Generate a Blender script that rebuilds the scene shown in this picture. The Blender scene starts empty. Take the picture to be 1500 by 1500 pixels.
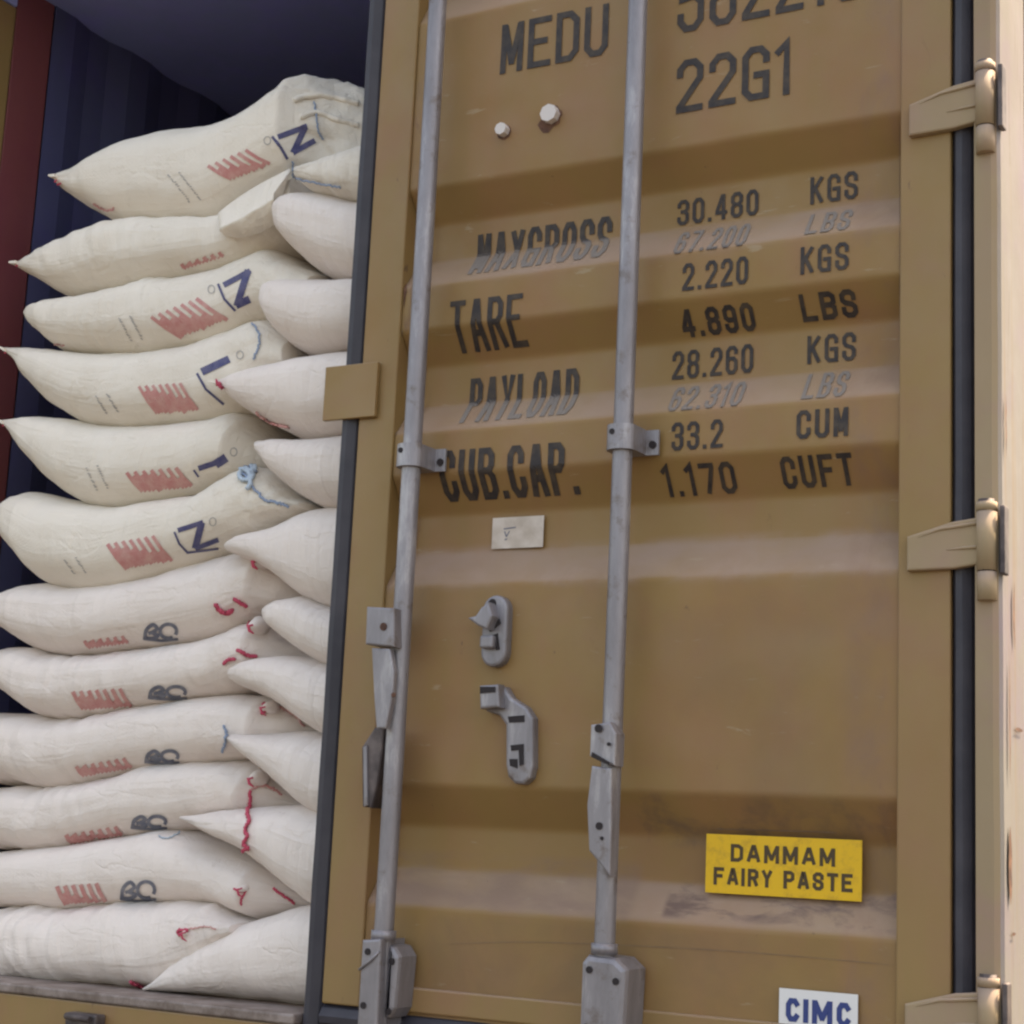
import bpy, bmesh, math, random
from mathutils import Vector, Matrix, noise
from mathutils.bvhtree import BVHTree

S = bpy.context.scene
COL = S.collection
R = math.radians
random.seed(4)

# ---------------------------------------------------------------- camera
FPX = 2564.03                                   # focal length in pixels of the 1500 px photograph
AX = Vector((0.87464829, -0.04890507, -0.48228484))
AY = Vector((0.48256436, 0.18238246, 0.85666112))
AZ = Vector((0.04606523, -0.98201066, 0.18312035))
CAM = Vector((1.81447, -2.56719, 0.31010))
cd = bpy.data.cameras.new('camera')
cam = bpy.data.objects.new('camera', cd)
COL.objects.link(cam)
r_ = Vector((AX[0], AY[0], AZ[0])); u_ = -Vector((AX[1], AY[1], AZ[1])); b_ = -Vector((AX[2], AY[2], AZ[2]))
cam.matrix_world = Matrix(((r_[0], u_[0], b_[0], CAM[0]), (r_[1], u_[1], b_[1], CAM[1]),
                           (r_[2], u_[2], b_[2], CAM[2]), (0, 0, 0, 1)))
cd.sensor_width = 36
cd.lens = FPX / 1500 * 36
cd.clip_start = 0.05
cd.clip_end = 2000
S.camera = cam

# ---------------------------------------------------------------- daylight
SUN_EL, SUN_AZ = R(62), R(33)                   # the sun stands to the right of the container, a little behind it
w = bpy.data.worlds.new('World'); S.world = w; w.use_nodes = True
nt = w.node_tree; nt.nodes.clear()
sky = nt.nodes.new('ShaderNodeTexSky'); sky.sky_type = 'NISHITA'; sky.sun_disc = False
sky.sun_elevation = SUN_EL; sky.sun_rotation = SUN_AZ
sky.dust_density = 4.0; sky.air_density = 1.0; sky.ozone_density = 0.6
bgn = nt.nodes.new('ShaderNodeBackground'); bgn.inputs[1].default_value = 0.12
wo = nt.nodes.new('ShaderNodeOutputWorld')
nt.links.new(sky.outputs[0], bgn.inputs[0]); nt.links.new(bgn.outputs[0], wo.inputs[0])
sl = bpy.data.lights.new('sun', 'SUN'); sl.energy = 2.0; sl.angle = R(0.6); sl.color = (1, .93, .84)
so = bpy.data.objects.new('sun', sl); COL.objects.link(so)
sd = Vector((math.sin(SUN_AZ) * math.cos(SUN_EL), math.cos(SUN_AZ) * math.cos(SUN_EL), math.sin(SUN_EL)))
so.rotation_euler = sd.to_track_quat('Z', 'Y').to_euler(); so.location = (6, 3, 6)
S.view_settings.view_transform = 'Standard'; S.view_settings.look = 'None'
S.view_settings.gamma = 1; S.view_settings.use_curve_mapping = False
S.view_settings.exposure = 2.24
S.view_settings.use_white_balance = True; S.view_settings.white_balance_temperature = 9400; S.view_settings.white_balance_tint = 10   # set for open shade
S.render.engine = 'CYCLES'
S.cycles.max_bounces = 8; S.cycles.diffuse_bounces = 5
S.cycles.filter_width = 2.4


# ---------------------------------------------------------------- helpers
def ray(px, py):
    d = Vector((px - 750, py - 750, FPX))
    return Vector((AX.dot(d), AY.dot(d), AZ.dot(d)))


def at(px, py, Y=0.0):
    r = ray(px, py); k = (Y - CAM[1]) / r[1]
    return CAM + r * k


def link(o, parent=None):
    COL.objects.link(o)
    if parent: o.parent = parent
    return o


def empty(name, loc, label, cat, group=None):
    o = bpy.data.objects.new(name, None); o.location = loc; o.empty_display_size = .1
    link(o); o['label'] = label; o['category'] = cat
    if group: o['group'] = group
    return o


class MB:
    """collects solids, then links them as ONE mesh object"""
    def __init__(s): s.bm = bmesh.new()

    def box(s, x0, x1, y0, y1, z0, z1, bev=0.0, seg=2):
        r = bmesh.ops.create_cube(s.bm, size=1)
        vs = r['verts']
        for v in vs:
            v.co = Vector(((x0 + x1) / 2 + v.co.x * (x1 - x0), (y0 + y1) / 2 + v.co.y * (y1 - y0), (z0 + z1) / 2 + v.co.z * (z1 - z0)))
        if bev:
            es = list({e for v in vs for e in v.link_edges})
            bmesh.ops.bevel(s.bm, geom=es, offset=bev, segments=seg, affect='EDGES', profile=.5)
        return s

    def prism(s, pts, y0, y1, bev=0.0):
        """outline in X-Z extruded from y0 to y1 (y0 nearer the viewer)"""
        a = [s.bm.verts.new((x, y0, z)) for x, z in pts]
        f = s.bm.faces.new(a)
        r = bmesh.ops.extrude_face_region(s.bm, geom=[f])
        vs = [v for v in r['geom'] if isinstance(v, bmesh.types.BMVert)]
        for v in vs: v.co.y = y1
        fs = list({f2 for v in a + vs for f2 in v.link_faces})
        bmesh.ops.recalc_face_normals(s.bm, faces=fs)
        if bev:
            es = list({e for v in a for e in v.link_edges if all(q in a for q in e.verts)})
            bmesh.ops.bevel(s.bm, geom=es, offset=bev, segments=2, affect='EDGES', profile=.5)
        return s

    def tube(s, pts, rad, n=10, cap=True):
        pts = [Vector(p) for p in pts]
        rings = []
        for i, p in enumerate(pts):
            t = (pts[min(i + 1, len(pts) - 1)] - pts[max(i - 1, 0)]).normalized()
            up = Vector((0, -1, 0)) if abs(t.y) < .9 else Vector((0, 0, 1))
            a = t.cross(up).normalized(); b = t.cross(a).normalized()
            rr = rad[i] if isinstance(rad, (list, tuple)) else rad
            rings.append([s.bm.verts.new(p + (a * math.cos(q) + b * math.sin(q)) * rr) for q in [2 * math.pi * k / n for k in range(n)]])
        for i in range(len(rings) - 1):
            for k in range(n):
                f = s.bm.faces.new((rings[i][k], rings[i][(k + 1) % n], rings[i + 1][(k + 1) % n], rings[i + 1][k]))
                f.smooth = True
        if cap:
            s.bm.faces.new(rings[0]); s.bm.faces.new(rings[-1])
        return s

    def build_each(s, name, mat, parent):
        """every loose piece becomes an object of its own"""
        left = set(s.bm.verts)
        while left:
            seed = left.pop(); isl = {seed}; st = [seed]
            while st:
                for e in st.pop().link_edges:
                    for v in e.verts:
                        if v not in isl: isl.add(v); st.append(v)
            left -= isl; nb = MB(); mp = {v: nb.bm.verts.new(v.co) for v in isl}
            for f in {f for v in isl for f in v.link_faces}: nb.bm.faces.new([mp[v] for v in f.verts])
            nb.build(name, mat, parent)
        s.bm.free()

    def build(s, name, mat, parent=None, label=None, smooth=False):
        bmesh.ops.recalc_face_normals(s.bm, faces=s.bm.faces)
        me = bpy.data.meshes.new(name); s.bm.to_mesh(me); s.bm.free()
        me.materials.append(mat)
        if smooth:
            for p in me.polygons: p.use_smooth = True
        o = bpy.data.objects.new(name, me); link(o, parent)
        if parent is not None and tuple(parent.location) != (0, 0, 0):
            me.transform(Matrix.Translation(-parent.location))
        if label: o['label'] = label
        return o


def interp(pts, n0):
    """resample a pixel polyline evenly by arc length with Catmull-Rom smoothing"""
    P3 = [Vector(p) for p in pts]
    dense = []
    for i in range(len(P3) - 1):
        a = P3[max(i - 1, 0)]; b = P3[i]; c = P3[i + 1]; d = P3[min(i + 2, len(P3) - 1)]
        for k in range(12):
            f = k / 12
            dense.append(.5 * ((2 * b) + (c - a) * f + (2 * a - 5 * b + 4 * c - d) * f * f + (3 * b - a - 3 * c + d) * f ** 3))
    dense.append(P3[-1])
    L = [0]
    for a, b in zip(dense, dense[1:]): L.append(L[-1] + (b - a).length)
    out = []; j = 0
    for k in range(n0):
        s = L[-1] * k / (n0 - 1)
        while j < len(L) - 2 and L[j + 1] < s: j += 1
        f = (s - L[j]) / max(L[j + 1] - L[j], 1e-9); out.append(dense[j].lerp(dense[j + 1], min(max(f, 0), 1)))
    return out


# ---------------------------------------------------------------- materials
def mat(name, base, rough=.6, metal=0.0):
    m = bpy.data.materials.new(name); m.use_nodes = True
    b = m.node_tree.nodes['Principled BSDF']
    b.inputs['Base Color'].default_value = (*base, 1); b.inputs['Roughness'].default_value = rough
    b.inputs['Metallic'].default_value = metal
    return m, m.node_tree, b


def N(t, kind, **kw):
    n = t.nodes.new(kind)
    for k, v in kw.items(): setattr(n, k, v)
    return n


def ramp(t, src, stops):
    r = N(t, 'ShaderNodeValToRGB'); e = r.color_ramp.elements
    e[0].position, e[0].color = stops[0][0], (*stops[0][1], 1)
    e[1].position, e[1].color = stops[-1][0], (*stops[-1][1], 1)
    for p, c in stops[1:-1]:
        q = e.new(p); q.color = (*c, 1)
    t.links.new(src, r.inputs[0]); return r


def noise_tex(t, scale, detail=4, rough=.55, stretch=(1, 1, 1), dist=0.0):
    tc = N(t, 'ShaderNodeTexCoord'); mp = N(t, 'ShaderNodeMapping'); mp.inputs['Scale'].default_value = stretch
    n = N(t, 'ShaderNodeTexNoise'); n.inputs['Scale'].default_value = scale
    n.inputs['Detail'].default_value = detail; n.inputs['Roughness'].default_value = rough
    n.inputs['Distortion'].default_value = dist
    t.links.new(tc.outputs['Object'], mp.inputs[0]); t.links.new(mp.outputs[0], n.inputs[0])
    return n


def mix(t, fac, a, b, mode='MIX'):
    m = N(t, 'ShaderNodeMix', data_type='RGBA', blend_type=mode)
    for s, v in ((0, fac), (6, a), (7, b)):
        if hasattr(v, 'is_linked') or isinstance(v, bpy.types.NodeSocket): t.links.new(v, m.inputs[s])
        elif s == 0: m.inputs[0].default_value = v
        else: m.inputs[s].default_value = (*v, 1)
    return m.outputs[2]


def bump(t, b, src, strength=.3, dist=.002):
    n = N(t, 'ShaderNodeBump'); n.inputs['Strength'].default_value = strength; n.inputs['Distance'].default_value = dist
    t.links.new(src, n.inputs['Height']); t.links.new(n.outputs[0], b.inputs['Normal']); return n


def paint_mat(name, c0, c1, dust=(.38, .29, .26), dust_amt=.6, rust_amt=.5, rough=.5):
    """weathered container paint: blotchy colour, dust on faces that look up, fine rust spots and streaks"""
    m, t, b = mat(name, c0, rough)
    n1 = noise_tex(t, 2.2, 5, .6, (1, 1, .7))
    col = mix(t, ramp(t, n1.outputs[0], [(.35, (0, 0, 0)), (.68, (1, 1, 1))]).outputs[0], c0, c1)
    n2 = noise_tex(t, 9, 4, .6, (1.3, 1, .12))
    col = mix(t, ramp(t, n2.outputs[0], [(.45, (0, 0, 0)), (.75, (.6, .6, .6))]).outputs[0], col, (c1[0] * 1.18, c1[1] * 1.02, c1[2] * 1.2))
    n4 = noise_tex(t, 5.5, 6, .65, (1, 1, 1))
    pk = ramp(t, n4.outputs[0], [(.48, (0, 0, 0)), (.70, (.75, .75, .75))]).outputs[0]
    col = mix(t, pk, col, (c0[0] * .98, c0[1] * .82, c0[2] * 1.12))
    # dust lies on faces that look upward
    g = N(t, 'ShaderNodeNewGeometry'); sx = N(t, 'ShaderNodeSeparateXYZ'); t.links.new(g.outputs['Normal'], sx.inputs[0])
    up = ramp(t, sx.outputs[2], [(.25, (0, 0, 0)), (.6, (1, 1, 1))])
    n3 = noise_tex(t, 7, 5, .65, (1, 1, 1))
    dn = ramp(t, n3.outputs[0], [(.25, (.45, .45, .45)), (.7, (1, 1, 1))])
    dm = N(t, 'ShaderNodeMath', operation='MULTIPLY'); t.links.new(up.outputs[0], dm.inputs[0]); t.links.new(dn.outputs[0], dm.inputs[1])
    dm2 = N(t, 'ShaderNodeMath', operation='MULTIPLY'); t.links.new(dm.outputs[0], dm2.inputs[0]); dm2.inputs[1].default_value = dust_amt
    col = mix(t, dm2.outputs[0], col, dust)
    # rust
    n5 = noise_tex(t, 16, 8, .7, (1, 1, .55), .6)
    rs = ramp(t, n5.outputs[0], [(.66, (0, 0, 0)), (.74, (rust_amt,) * 3)])
    col = mix(t, rs.outputs[0], col, (.13, .062, .035))
    t.links.new(col, b.inputs['Base Color'])
    fine = noise_tex(t, 60, 5, .6)
    bump(t, b, fine.outputs[0], .12, .002)
    rr = ramp(t, n3.outputs[0], [(.3, (rough - .12,) * 3), (.7, (rough + .2,) * 3)])
    t.links.new(rr.outputs[0], b.inputs['Roughness'])
    return m


def window(t, x0, x1, z0, z1, soft=.02):
    """soft-edged rectangle in the object's X-Z plane"""
    tc = N(t, 'ShaderNodeTexCoord'); sx = N(t, 'ShaderNodeSeparateXYZ'); t.links.new(tc.outputs['Object'], sx.inputs[0]); prev = None
    for out, a, b_, rise in ((0, x0, x0 + soft, 1), (0, x1 - soft, x1, 0), (2, z0, z0 + soft, 1), (2, z1 - soft, z1, 0)):
        mr = N(t, 'ShaderNodeMapRange', interpolation_type='SMOOTHSTEP'); t.links.new(sx.outputs[out], mr.inputs[0])
        for i, v in enumerate((a, b_, 0 if rise else 1, 1 if rise else 0)): mr.inputs[i + 1].default_value = v
        if prev is None: prev = mr.outputs[0]
        else:
            mm = N(t, 'ShaderNodeMath', operation='MULTIPLY'); t.links.new(prev, mm.inputs[0]); t.links.new(mr.outputs[0], mm.inputs[1]); prev = mm.outputs[0]
    return prev


def soil(m, x0, x1, z0, z1, col, scale, stretch, lo, hi, amt, soft=.02, rot=0.0):
    t = m.node_tree; b = t.nodes['Principled BSDF']; src = b.inputs['Base Color'].links[0].from_socket
    n = noise_tex(t, scale, 6, .62, stretch, .4); n.inputs[0].links[0].from_node.inputs['Rotation'].default_value = (0, rot, 0)
    r = ramp(t, n.outputs[0], [(lo, (0, 0, 0)), (hi, (amt,) * 3)])
    mm = N(t, 'ShaderNodeMath', operation='MULTIPLY'); t.links.new(r.outputs[0], mm.inputs[0]); t.links.new(window(t, x0, x1, z0, z1, soft), mm.inputs[1])
    t.links.new(mix(t, mm.outputs[0], src, col), b.inputs['Base Color'])


M = {}
M['paint'] = paint_mat('mustard_paint', (.278, .168, .060), (.252, .147, .056))
P_ = M['paint']
soil(P_, .11, 1.05, .0, 2.3, (.40, .32, .22), 55, (.25, 1, 1), .66, .72, .45, .01, R(20))            # fine scratches
soil(P_, .11, 1.05, .0, 2.3, (.10, .055, .035), 42, (1, 1, .6), .70, .76, .8, .01)
soil(P_, .66, 1.05, .195, .262, (.13, .080, .07), 17, (.6, 1, 1.5), .46, .60, .85, .012, R(35))     # scrapes under the yellow placard
soil(P_, .60, 1.05, .30, .40, (.12, .075, .055), 14, (1, 1, 1.2), .46, .66, .6, .02)
soil(P_, .11, 1.05, .72, .82, (.34, .24, .20), 9, (1, 1, 1.6), .40, .62, .5, .02)                   # pale rubbed bands
soil(P_, .11, 1.05, 1.27, 1.36, (.30, .215, .18), 9, (.7, 1, 2), .42, .66, .5, .02)
soil(P_, .11, .62, .18, .29, (.20, .125, .10), 8, (.7, 1, 1.6), .40, .62, .6, .02)
soil(P_, .112, .165, .05, 1.7, (.15, .072, .042), 20, (1.6, 1, .5), .46, .62, .8, .02)              # rust beside the left stile
soil(P_, .95, 1.05, .05, 1.75, (.21, .12, .085), 12, (1, 1, .6), .44, .68, .6, .03)
soil(P_, .11, 1.05, .35, .80, (.20, .120, .065), 4, (1, 1, .8), .45, .70, .55, .05)
soil(P_, .11, 1.05, .0, .19, (.18, .108, .055), 6, (1, 1, .8), .42, .65, .5, .02)
M['paint_rim'] = paint_mat('mustard_paint_frame', (.285, .182, .070), (.256, .158, .066), rust_amt=.45)
soil(M['paint_rim'], -2, 2, -.2, 2.4, (.11, .06, .04), 38, (1, 1, .5), .68, .75, .7, .01)
M['post'] = paint_mat('faded_post_paint', (.34, .255, .16), (.30, .22, .14), rust_amt=.8, rough=.68)
M['side'] = paint_mat('chalky_side_paint', (.20, .19, .183), (.176, .165, .156), rust_amt=.9, dust=(.3, .25, .2), rough=.75)
t = M['side'].node_tree; b = t.nodes['Principled BSDF']; src = b.inputs['Base Color'].links[0].from_socket
n = noise_tex(t, 26, 7, .7, (1, 1, .035), .3)
c = mix(t, ramp(t, n.outputs[0], [(.52, (0, 0, 0)), (.66, (.75, .75, .75))]).outputs[0], src, (.20, .145, .095))
n = noise_tex(t, 60, 6, .7, (1, 1, .06), .8)
c = mix(t, ramp(t, n.outputs[0], [(.60, (0, 0, 0)), (.70, (.8, .8, .8))]).outputs[0], c, (.11, .075, .055))
t.links.new(c, b.inputs['Base Color'])
M['red'] = paint_mat('red_oxide_paint', (.22, .062, .062), (.18, .052, .066), dust=(.2, .1, .08), rust_amt=.3)
M['blue'] = paint_mat('shaded_blue_interior', (.085, .095, .20), (.078, .086, .18), dust=(.2, .2, .28), rust_amt=.2)  # gloom and blue haze of the unlit interior put into the wall colour
M['blue2'] = paint_mat('hazy_blue_interior', (.32, .38, .74), (.29, .34, .68), dust=(.2, .2, .28), rust_amt=.2)  # blue haze inside the container put into the ceiling colour
M['floor'] = paint_mat('plywood_floor', (.20, .12, .065), (.15, .09, .05), rust_amt=.2)

m, t, b = mat('rubber', (.03, .03, .045), .55)
n = noise_tex(t, 12, 5); t.links.new(ramp(t, n.outputs[0], [(.35, (.026, .026, .040)), (.75, (.050, .048, .064))]).outputs[0], b.inputs['Base Color'])
bump(t, b, n.outputs[0], .2, .003); M['rubber'] = m

m, t, b = mat('galvanised_steel', (.25, .24, .27), .48, .5)
n = noise_tex(t, 18, 7, .7, (1, 1, .22)); c = ramp(t, n.outputs[0], [(.3, (.19, .18, .20)), (.55, (.27, .26, .29)), (.70, (.45, .44, .47))])
n2 = noise_tex(t, 22, 8, .7); rs = ramp(t, n2.outputs[0], [(.56, (0, 0, 0)), (.70, (.7, .7, .7))])
t.links.new(mix(t, rs.outputs[0], c.outputs[0], (.13, .09, .07)), b.inputs['Base Color'])
bump(t, b, n2.outputs[0], .25, .001); M['zinc'] = m

m, t, b = mat('dark_worn_and_shaded_steel', (.1, .09, .09), .6, .4)
n = noise_tex(t, 30, 5); t.links.new(ramp(t, n.outputs[0], [(.35, (.06, .05, .055)), (.7, (.17, .14, .14))]).outputs[0], b.inputs['Base Color']); M['dark_steel'] = m
m, t, b = mat('bolt_hole', (.02, .015, .018), .8); M['hole'] = m
m, t, b = mat('rust', (.12, .055, .035), .85)
n = noise_tex(t, 50, 5); t.links.new(ramp(t, n.outputs[0], [(.35, (.07, .032, .025)), (.7, (.19, .09, .055))]).outputs[0], b.inputs['Base Color']); M['rust'] = m
m, t, b = mat('white_bolt', (.62, .58, .58), .5); M['bolt'] = m
m, t, b = mat('bare_worn_edge', (.33, .28, .27), .55, .3)
n = noise_tex(t, 11, 6, .7, (1, 1, 1)); t.links.new(ramp(t, n.outputs[0], [(.35, (.12, .085, .07)), (.6, (.31, .26, .25))]).outputs[0], b.inputs['Base Color']); M['edge'] = m
m, t, b = mat('ground_concrete', (.3, .27, .23), .9)
n = noise_tex(t, .8, 8); t.links.new(ramp(t, n.outputs[0], [(.3, (.035, .032, .030)), (.7, (.055, .05, .045))]).outputs[0], b.inputs['Base Color']); M['ground'] = m


def ink_mat(name, c, fade_col, fade_amt, scale=40):
    """paint lettering: worn patchily, and dusted over where the sheet faces upward"""
    m, t, b = mat(name, c, .6)
    n = noise_tex(t, scale, 6, .7); r = ramp(t, n.outputs[0], [(.42, (0, 0, 0)), (.8, (fade_amt,) * 3)])
    col = mix(t, r.outputs[0], c, fade_col)
    g = N(t, 'ShaderNodeNewGeometry'); sx = N(t, 'ShaderNodeSeparateXYZ'); t.links.new(g.outputs['Normal'], sx.inputs[0])
    up = ramp(t, sx.outputs[2], [(.25, (0, 0, 0)), (.6, (.72, .72, .72))])
    col = mix(t, up.outputs[0], col, (.27, .235, .215))
    t.links.new(col, b.inputs['Base Color']); return m


M['ink'] = ink_mat('black_letter_paint', (.020, .015, .018), (.2, .14, .08), .35)
m, t, b = mat('sticker_white', (.60, .54, .50), .45)
n = noise_tex(t, 20, 5); t.links.new(ramp(t, n.outputs[0], [(.35, (.45, .38, .33)), (.6, (.62, .55, .51))]).outputs[0], b.inputs['Base Color']); M['label'] = m
m, t, b = mat('sticker_clean_white', (.70, .71, .74), .4); M['white'] = m
m, t, b = mat('placard_yellow', (.74, .44, .018), .38)
n = noise_tex(t, 30, 6, .7); t.links.new(ramp(t, n.outputs[0], [(.30, (.52, .29, .02)), (.5, (.76, .45, .016))]).outputs[0], b.inputs['Base Color']); M['yellow'] = m
m, t, b = mat('placard_black', (.06, .035, .012), .5); M['pblack'] = m
m, t, b = mat('logo_blue', (.018, .045, .20), .4); M['lblue'] = m


def sack_mat(name, warm):
    m, t, b = mat(name, (.7, .65, .6), .62)
    A, B = ((.84, .782, .71), (.80, .735, .655)) if warm else ((.84, .765, .73), (.80, .72, .68))
    n1 = noise_tex(t, 5, 5, .6)
    col = mix(t, ramp(t, n1.outputs[0], [(.35, (0, 0, 0)), (.7, (1, 1, 1))]).outputs[0], A, B)
    n2 = noise_tex(t, 22, 6, .7)
    col = mix(t, ramp(t, n2.outputs[0], [(.6, (0, 0, 0)), (.8, (.35, .35, .35))]).outputs[0], col, (.46, .38, .30))
    t.links.new(col, b.inputs['Base Color'])
    b.inputs['Sheen Weight'].default_value = .1
    # woven tape threads (UV runs along and around the sack) and creases that run around it
    uv = N(t, 'ShaderNodeUVMap'); uv.uv_map = 'UVMap'
    mp = N(t, 'ShaderNodeMapping'); mp.inputs['Scale'].default_value = (26, 3.0, 1); t.links.new(uv.outputs[0], mp.inputs[0])
    nz = N(t, 'ShaderNodeTexNoise'); nz.inputs['Scale'].default_value = 1; nz.inputs['Detail'].default_value = 5; nz.inputs['Roughness'].default_value = .55
    nz.inputs['Distortion'].default_value = .5
    t.links.new(mp.outputs[0], nz.inputs[0])
    mp2 = N(t, 'ShaderNodeMapping'); mp2.inputs['Scale'].default_value = (5, 22, 1); t.links.new(uv.outputs[0], mp2.inputs[0])
    nz2 = N(t, 'ShaderNodeTexNoise'); nz2.inputs['Scale'].default_value = 1; nz2.inputs['Detail'].default_value = 6; nz2.inputs['Distortion'].default_value = 1.2
    t.links.new(mp2.outputs[0], nz2.inputs[0])
    mp3 = N(t, 'ShaderNodeMapping'); mp3.inputs['Scale'].default_value = (230, 230, 1); t.links.new(uv.outputs[0], mp3.inputs[0])
    ck = N(t, 'ShaderNodeTexChecker'); ck.inputs['Scale'].default_value = 1
    t.links.new(mp3.outputs[0], ck.inputs[0])
    a1 = N(t, 'ShaderNodeMath', operation='MULTIPLY_ADD'); t.links.new(nz2.outputs[0], a1.inputs[0]); a1.inputs[1].default_value = .6; t.links.new(nz.outputs[0], a1.inputs[2])
    a2 = N(t, 'ShaderNodeMath', operation='MULTIPLY_ADD'); t.links.new(ck.outputs[1], a2.inputs[0]); a2.inputs[1].default_value = .06; t.links.new(a1.outputs[0], a2.inputs[2])
    cz = noise_tex(t, 7, 3, .5, (1, 1, 1.6), .6)                      # thin random creases in the cloth
    cr = ramp(t, cz.outputs[0], [(.455, (0, 0, 0)), (.495, (1, 1, 1)), (.54, (0, 0, 0))])
    cz2 = noise_tex(t, 16, 3, .5, (1.5, 1, 1), .9)
    cr2 = ramp(t, cz2.outputs[0], [(.46, (0, 0, 0)), (.50, (.6, .6, .6)), (.535, (0, 0, 0))])
    pt = noise_tex(t, 4.5, 2, .5); pr_ = ramp(t, pt.outputs[0], [(.42, (0, 0, 0)), (.62, (1, 1, 1))])
    ad = N(t, 'ShaderNodeMath', operation='ADD'); t.links.new(cr.outputs[0], ad.inputs[0]); t.links.new(cr2.outputs[0], ad.inputs[1])
    mu = N(t, 'ShaderNodeMath', operation='MULTIPLY'); t.links.new(ad.outputs[0], mu.inputs[0]); t.links.new(pr_.outputs[0], mu.inputs[1])
    a3 = N(t, 'ShaderNodeMath', operation='MULTIPLY_ADD'); t.links.new(mu.outputs[0], a3.inputs[0]); a3.inputs[1].default_value = -.16; t.links.new(a2.outputs[0], a3.inputs[2])
    wv = noise_tex(t, 420, 2, .6)
    a4 = N(t, 'ShaderNodeMath', operation='MULTIPLY_ADD'); t.links.new(wv.outputs[0], a4.inputs[0]); a4.inputs[1].default_value = .10; t.links.new(a3.outputs[0], a4.inputs[2])
    bump(t, b, a4.outputs[0], .75, .009)
    return m


M['sack_w'] = sack_mat('woven_sack_cream', True)
M['sack_p'] = sack_mat('woven_sack_pale', False)


def print_mat(name, c, fade):
    m, t, b = mat(name, c, .55)
    n = noise_tex(t, 45, 6, .7); r = ramp(t, n.outputs[0], [(.38, (0, 0, 0)), (.75, (.75, .75, .75))])
    t.links.new(mix(t, r.outputs[0], c, fade), b.inputs['Base Color']); return m


M['pr_red'] = print_mat('red_print', (.58, .24, .24), (.70, .48, .44))
M['pr_blue'] = print_mat('blue_print', (.05, .055, .17), (.2, .19, .29))
M['pr_dark'] = print_mat('navy_print', (.10, .115, .17), (.34, .34, .38))
M['pr_grey'] = print_mat('grey_print', (.38, .37, .38), (.55, .51, .47))
m, t, b = mat('red_thread', (.55, .07, .13), .7); M['thread'] = m
m, t, b = mat('blue_tie', (.25, .33, .48), .5); M['tie'] = m
m, t, b = mat('pale_blue_tie', (.45, .56, .68), .4); M['tie2'] = m

# ---------------------------------------------------------------- setting: the ground
g = MB(); v = [g.bm.verts.new(p) for p in ((-300, -300, -1.25), (300, -300, -1.25), (300, 300, -1.25), (-300, 300, -1.25))]
g.bm.faces.new(v); go = g.build('ground', M['ground']); go['kind'] = 'structure'

# ---------------------------------------------------------------- container body
XL, XR, ZT, LEN = -1.17, 1.155, 2.262, 5.9
cont = empty('shipping_container', (0, 0, 0), 'mustard yellow steel shipping container, right door shut and left half open on the stacked sacks', 'shipping container')


def corrugated(name, fixed, axis, a0, a1, z0, z1, depth, m, parent, label=None, sgn=1, pitch=.278):
    """vertical trapezoid corrugations; axis 'Y': wall runs along Y at X=fixed; 'X': runs along X at Y=fixed"""
    pr = [(0, 0), (.072, 0), (.140, depth), (.210, depth), (.278, 0)]
    pts = []; a = a0
    while a < a1:
        for q, d in pr[:-1]:
            if a + q < a1: pts.append((a + q, d))
        a += pitch
    pts.append((a1, 0))
    b = MB(); lo, hi = [], []
    for q, d in pts:
        p = (fixed + sgn * d, q) if axis == 'Y' else (q, fixed + sgn * d)
        lo.append(b.bm.verts.new((*p, z0))); hi.append(b.bm.verts.new((*p, z1)))
    for i in range(len(lo) - 1): b.bm.faces.new((lo[i], lo[i + 1], hi[i + 1], hi[i]))
    return b.build(name, m, parent, label)


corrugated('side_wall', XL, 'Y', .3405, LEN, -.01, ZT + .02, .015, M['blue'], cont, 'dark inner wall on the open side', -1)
MB().box(XL - .10, XL - .06, .33, LEN, -.16, 2.38).build('side_wall', M['side'], cont, 'outer skin of the open side')
corrugated('side_wall', XR + .045, 'Y', .17, LEN, -.02, 2.38, .036, M['side'], cont, 'sunlit faded outer side wall', -1)
corrugated('end_wall', LEN, 'X', XL - .04, XR + .04, 0, ZT, .045, M['blue2'], cont, None, 1)
MB().box(XL - .10, XR + .04, .162, LEN, ZT, ZT + .10).build('roof', M['blue2'], cont)
MB().box(XL - .05, XR + .005, .02, LEN, -.03, -.004).build('floor', M['floor'], cont)
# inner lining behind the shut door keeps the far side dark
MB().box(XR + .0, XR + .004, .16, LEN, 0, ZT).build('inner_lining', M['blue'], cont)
# left post: tan outer part, red inner return
lp = MB(); lp.box(XL - .12, XL + .0, -.015, .22, -.12, 2.20, .006)
lp.build('corner_post', M['paint_rim'], cont, 'left corner post')
lp = MB(); lp.box(XL - .10, XL - .002, .222, .340, -.02, ZT, .002)
lp.build('post_return', M['red'], cont, 'red painted inner return of the left post')
# header above the doors
hd = MB(); hd.box(XL + .002, XR, .0, .16, ZT + .004, 2.42, .004); hd.build('header', M['post'], cont)
hd = MB(); hd.box(XL - .12, XL - .0, -.015, .22, 2.202, 2.42, .004); hd.build('header_lip', M['blue2'], cont)  # added lip; its blue-grey stands for the lit underside of the header
# sill
sb = MB(); sb.box(XL - .12, XR + .055, -.018, .14, -.16, -.0225, .003); sb.build('door_sill', M['paint_rim'], cont)
sb = MB(); sb.box(XL + .002, -.001, -.022, .10, -.0215, -.003, .004); sb.build('sill_plate', M['edge'], cont, 'worn bare threshold plate under the sacks')
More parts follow.
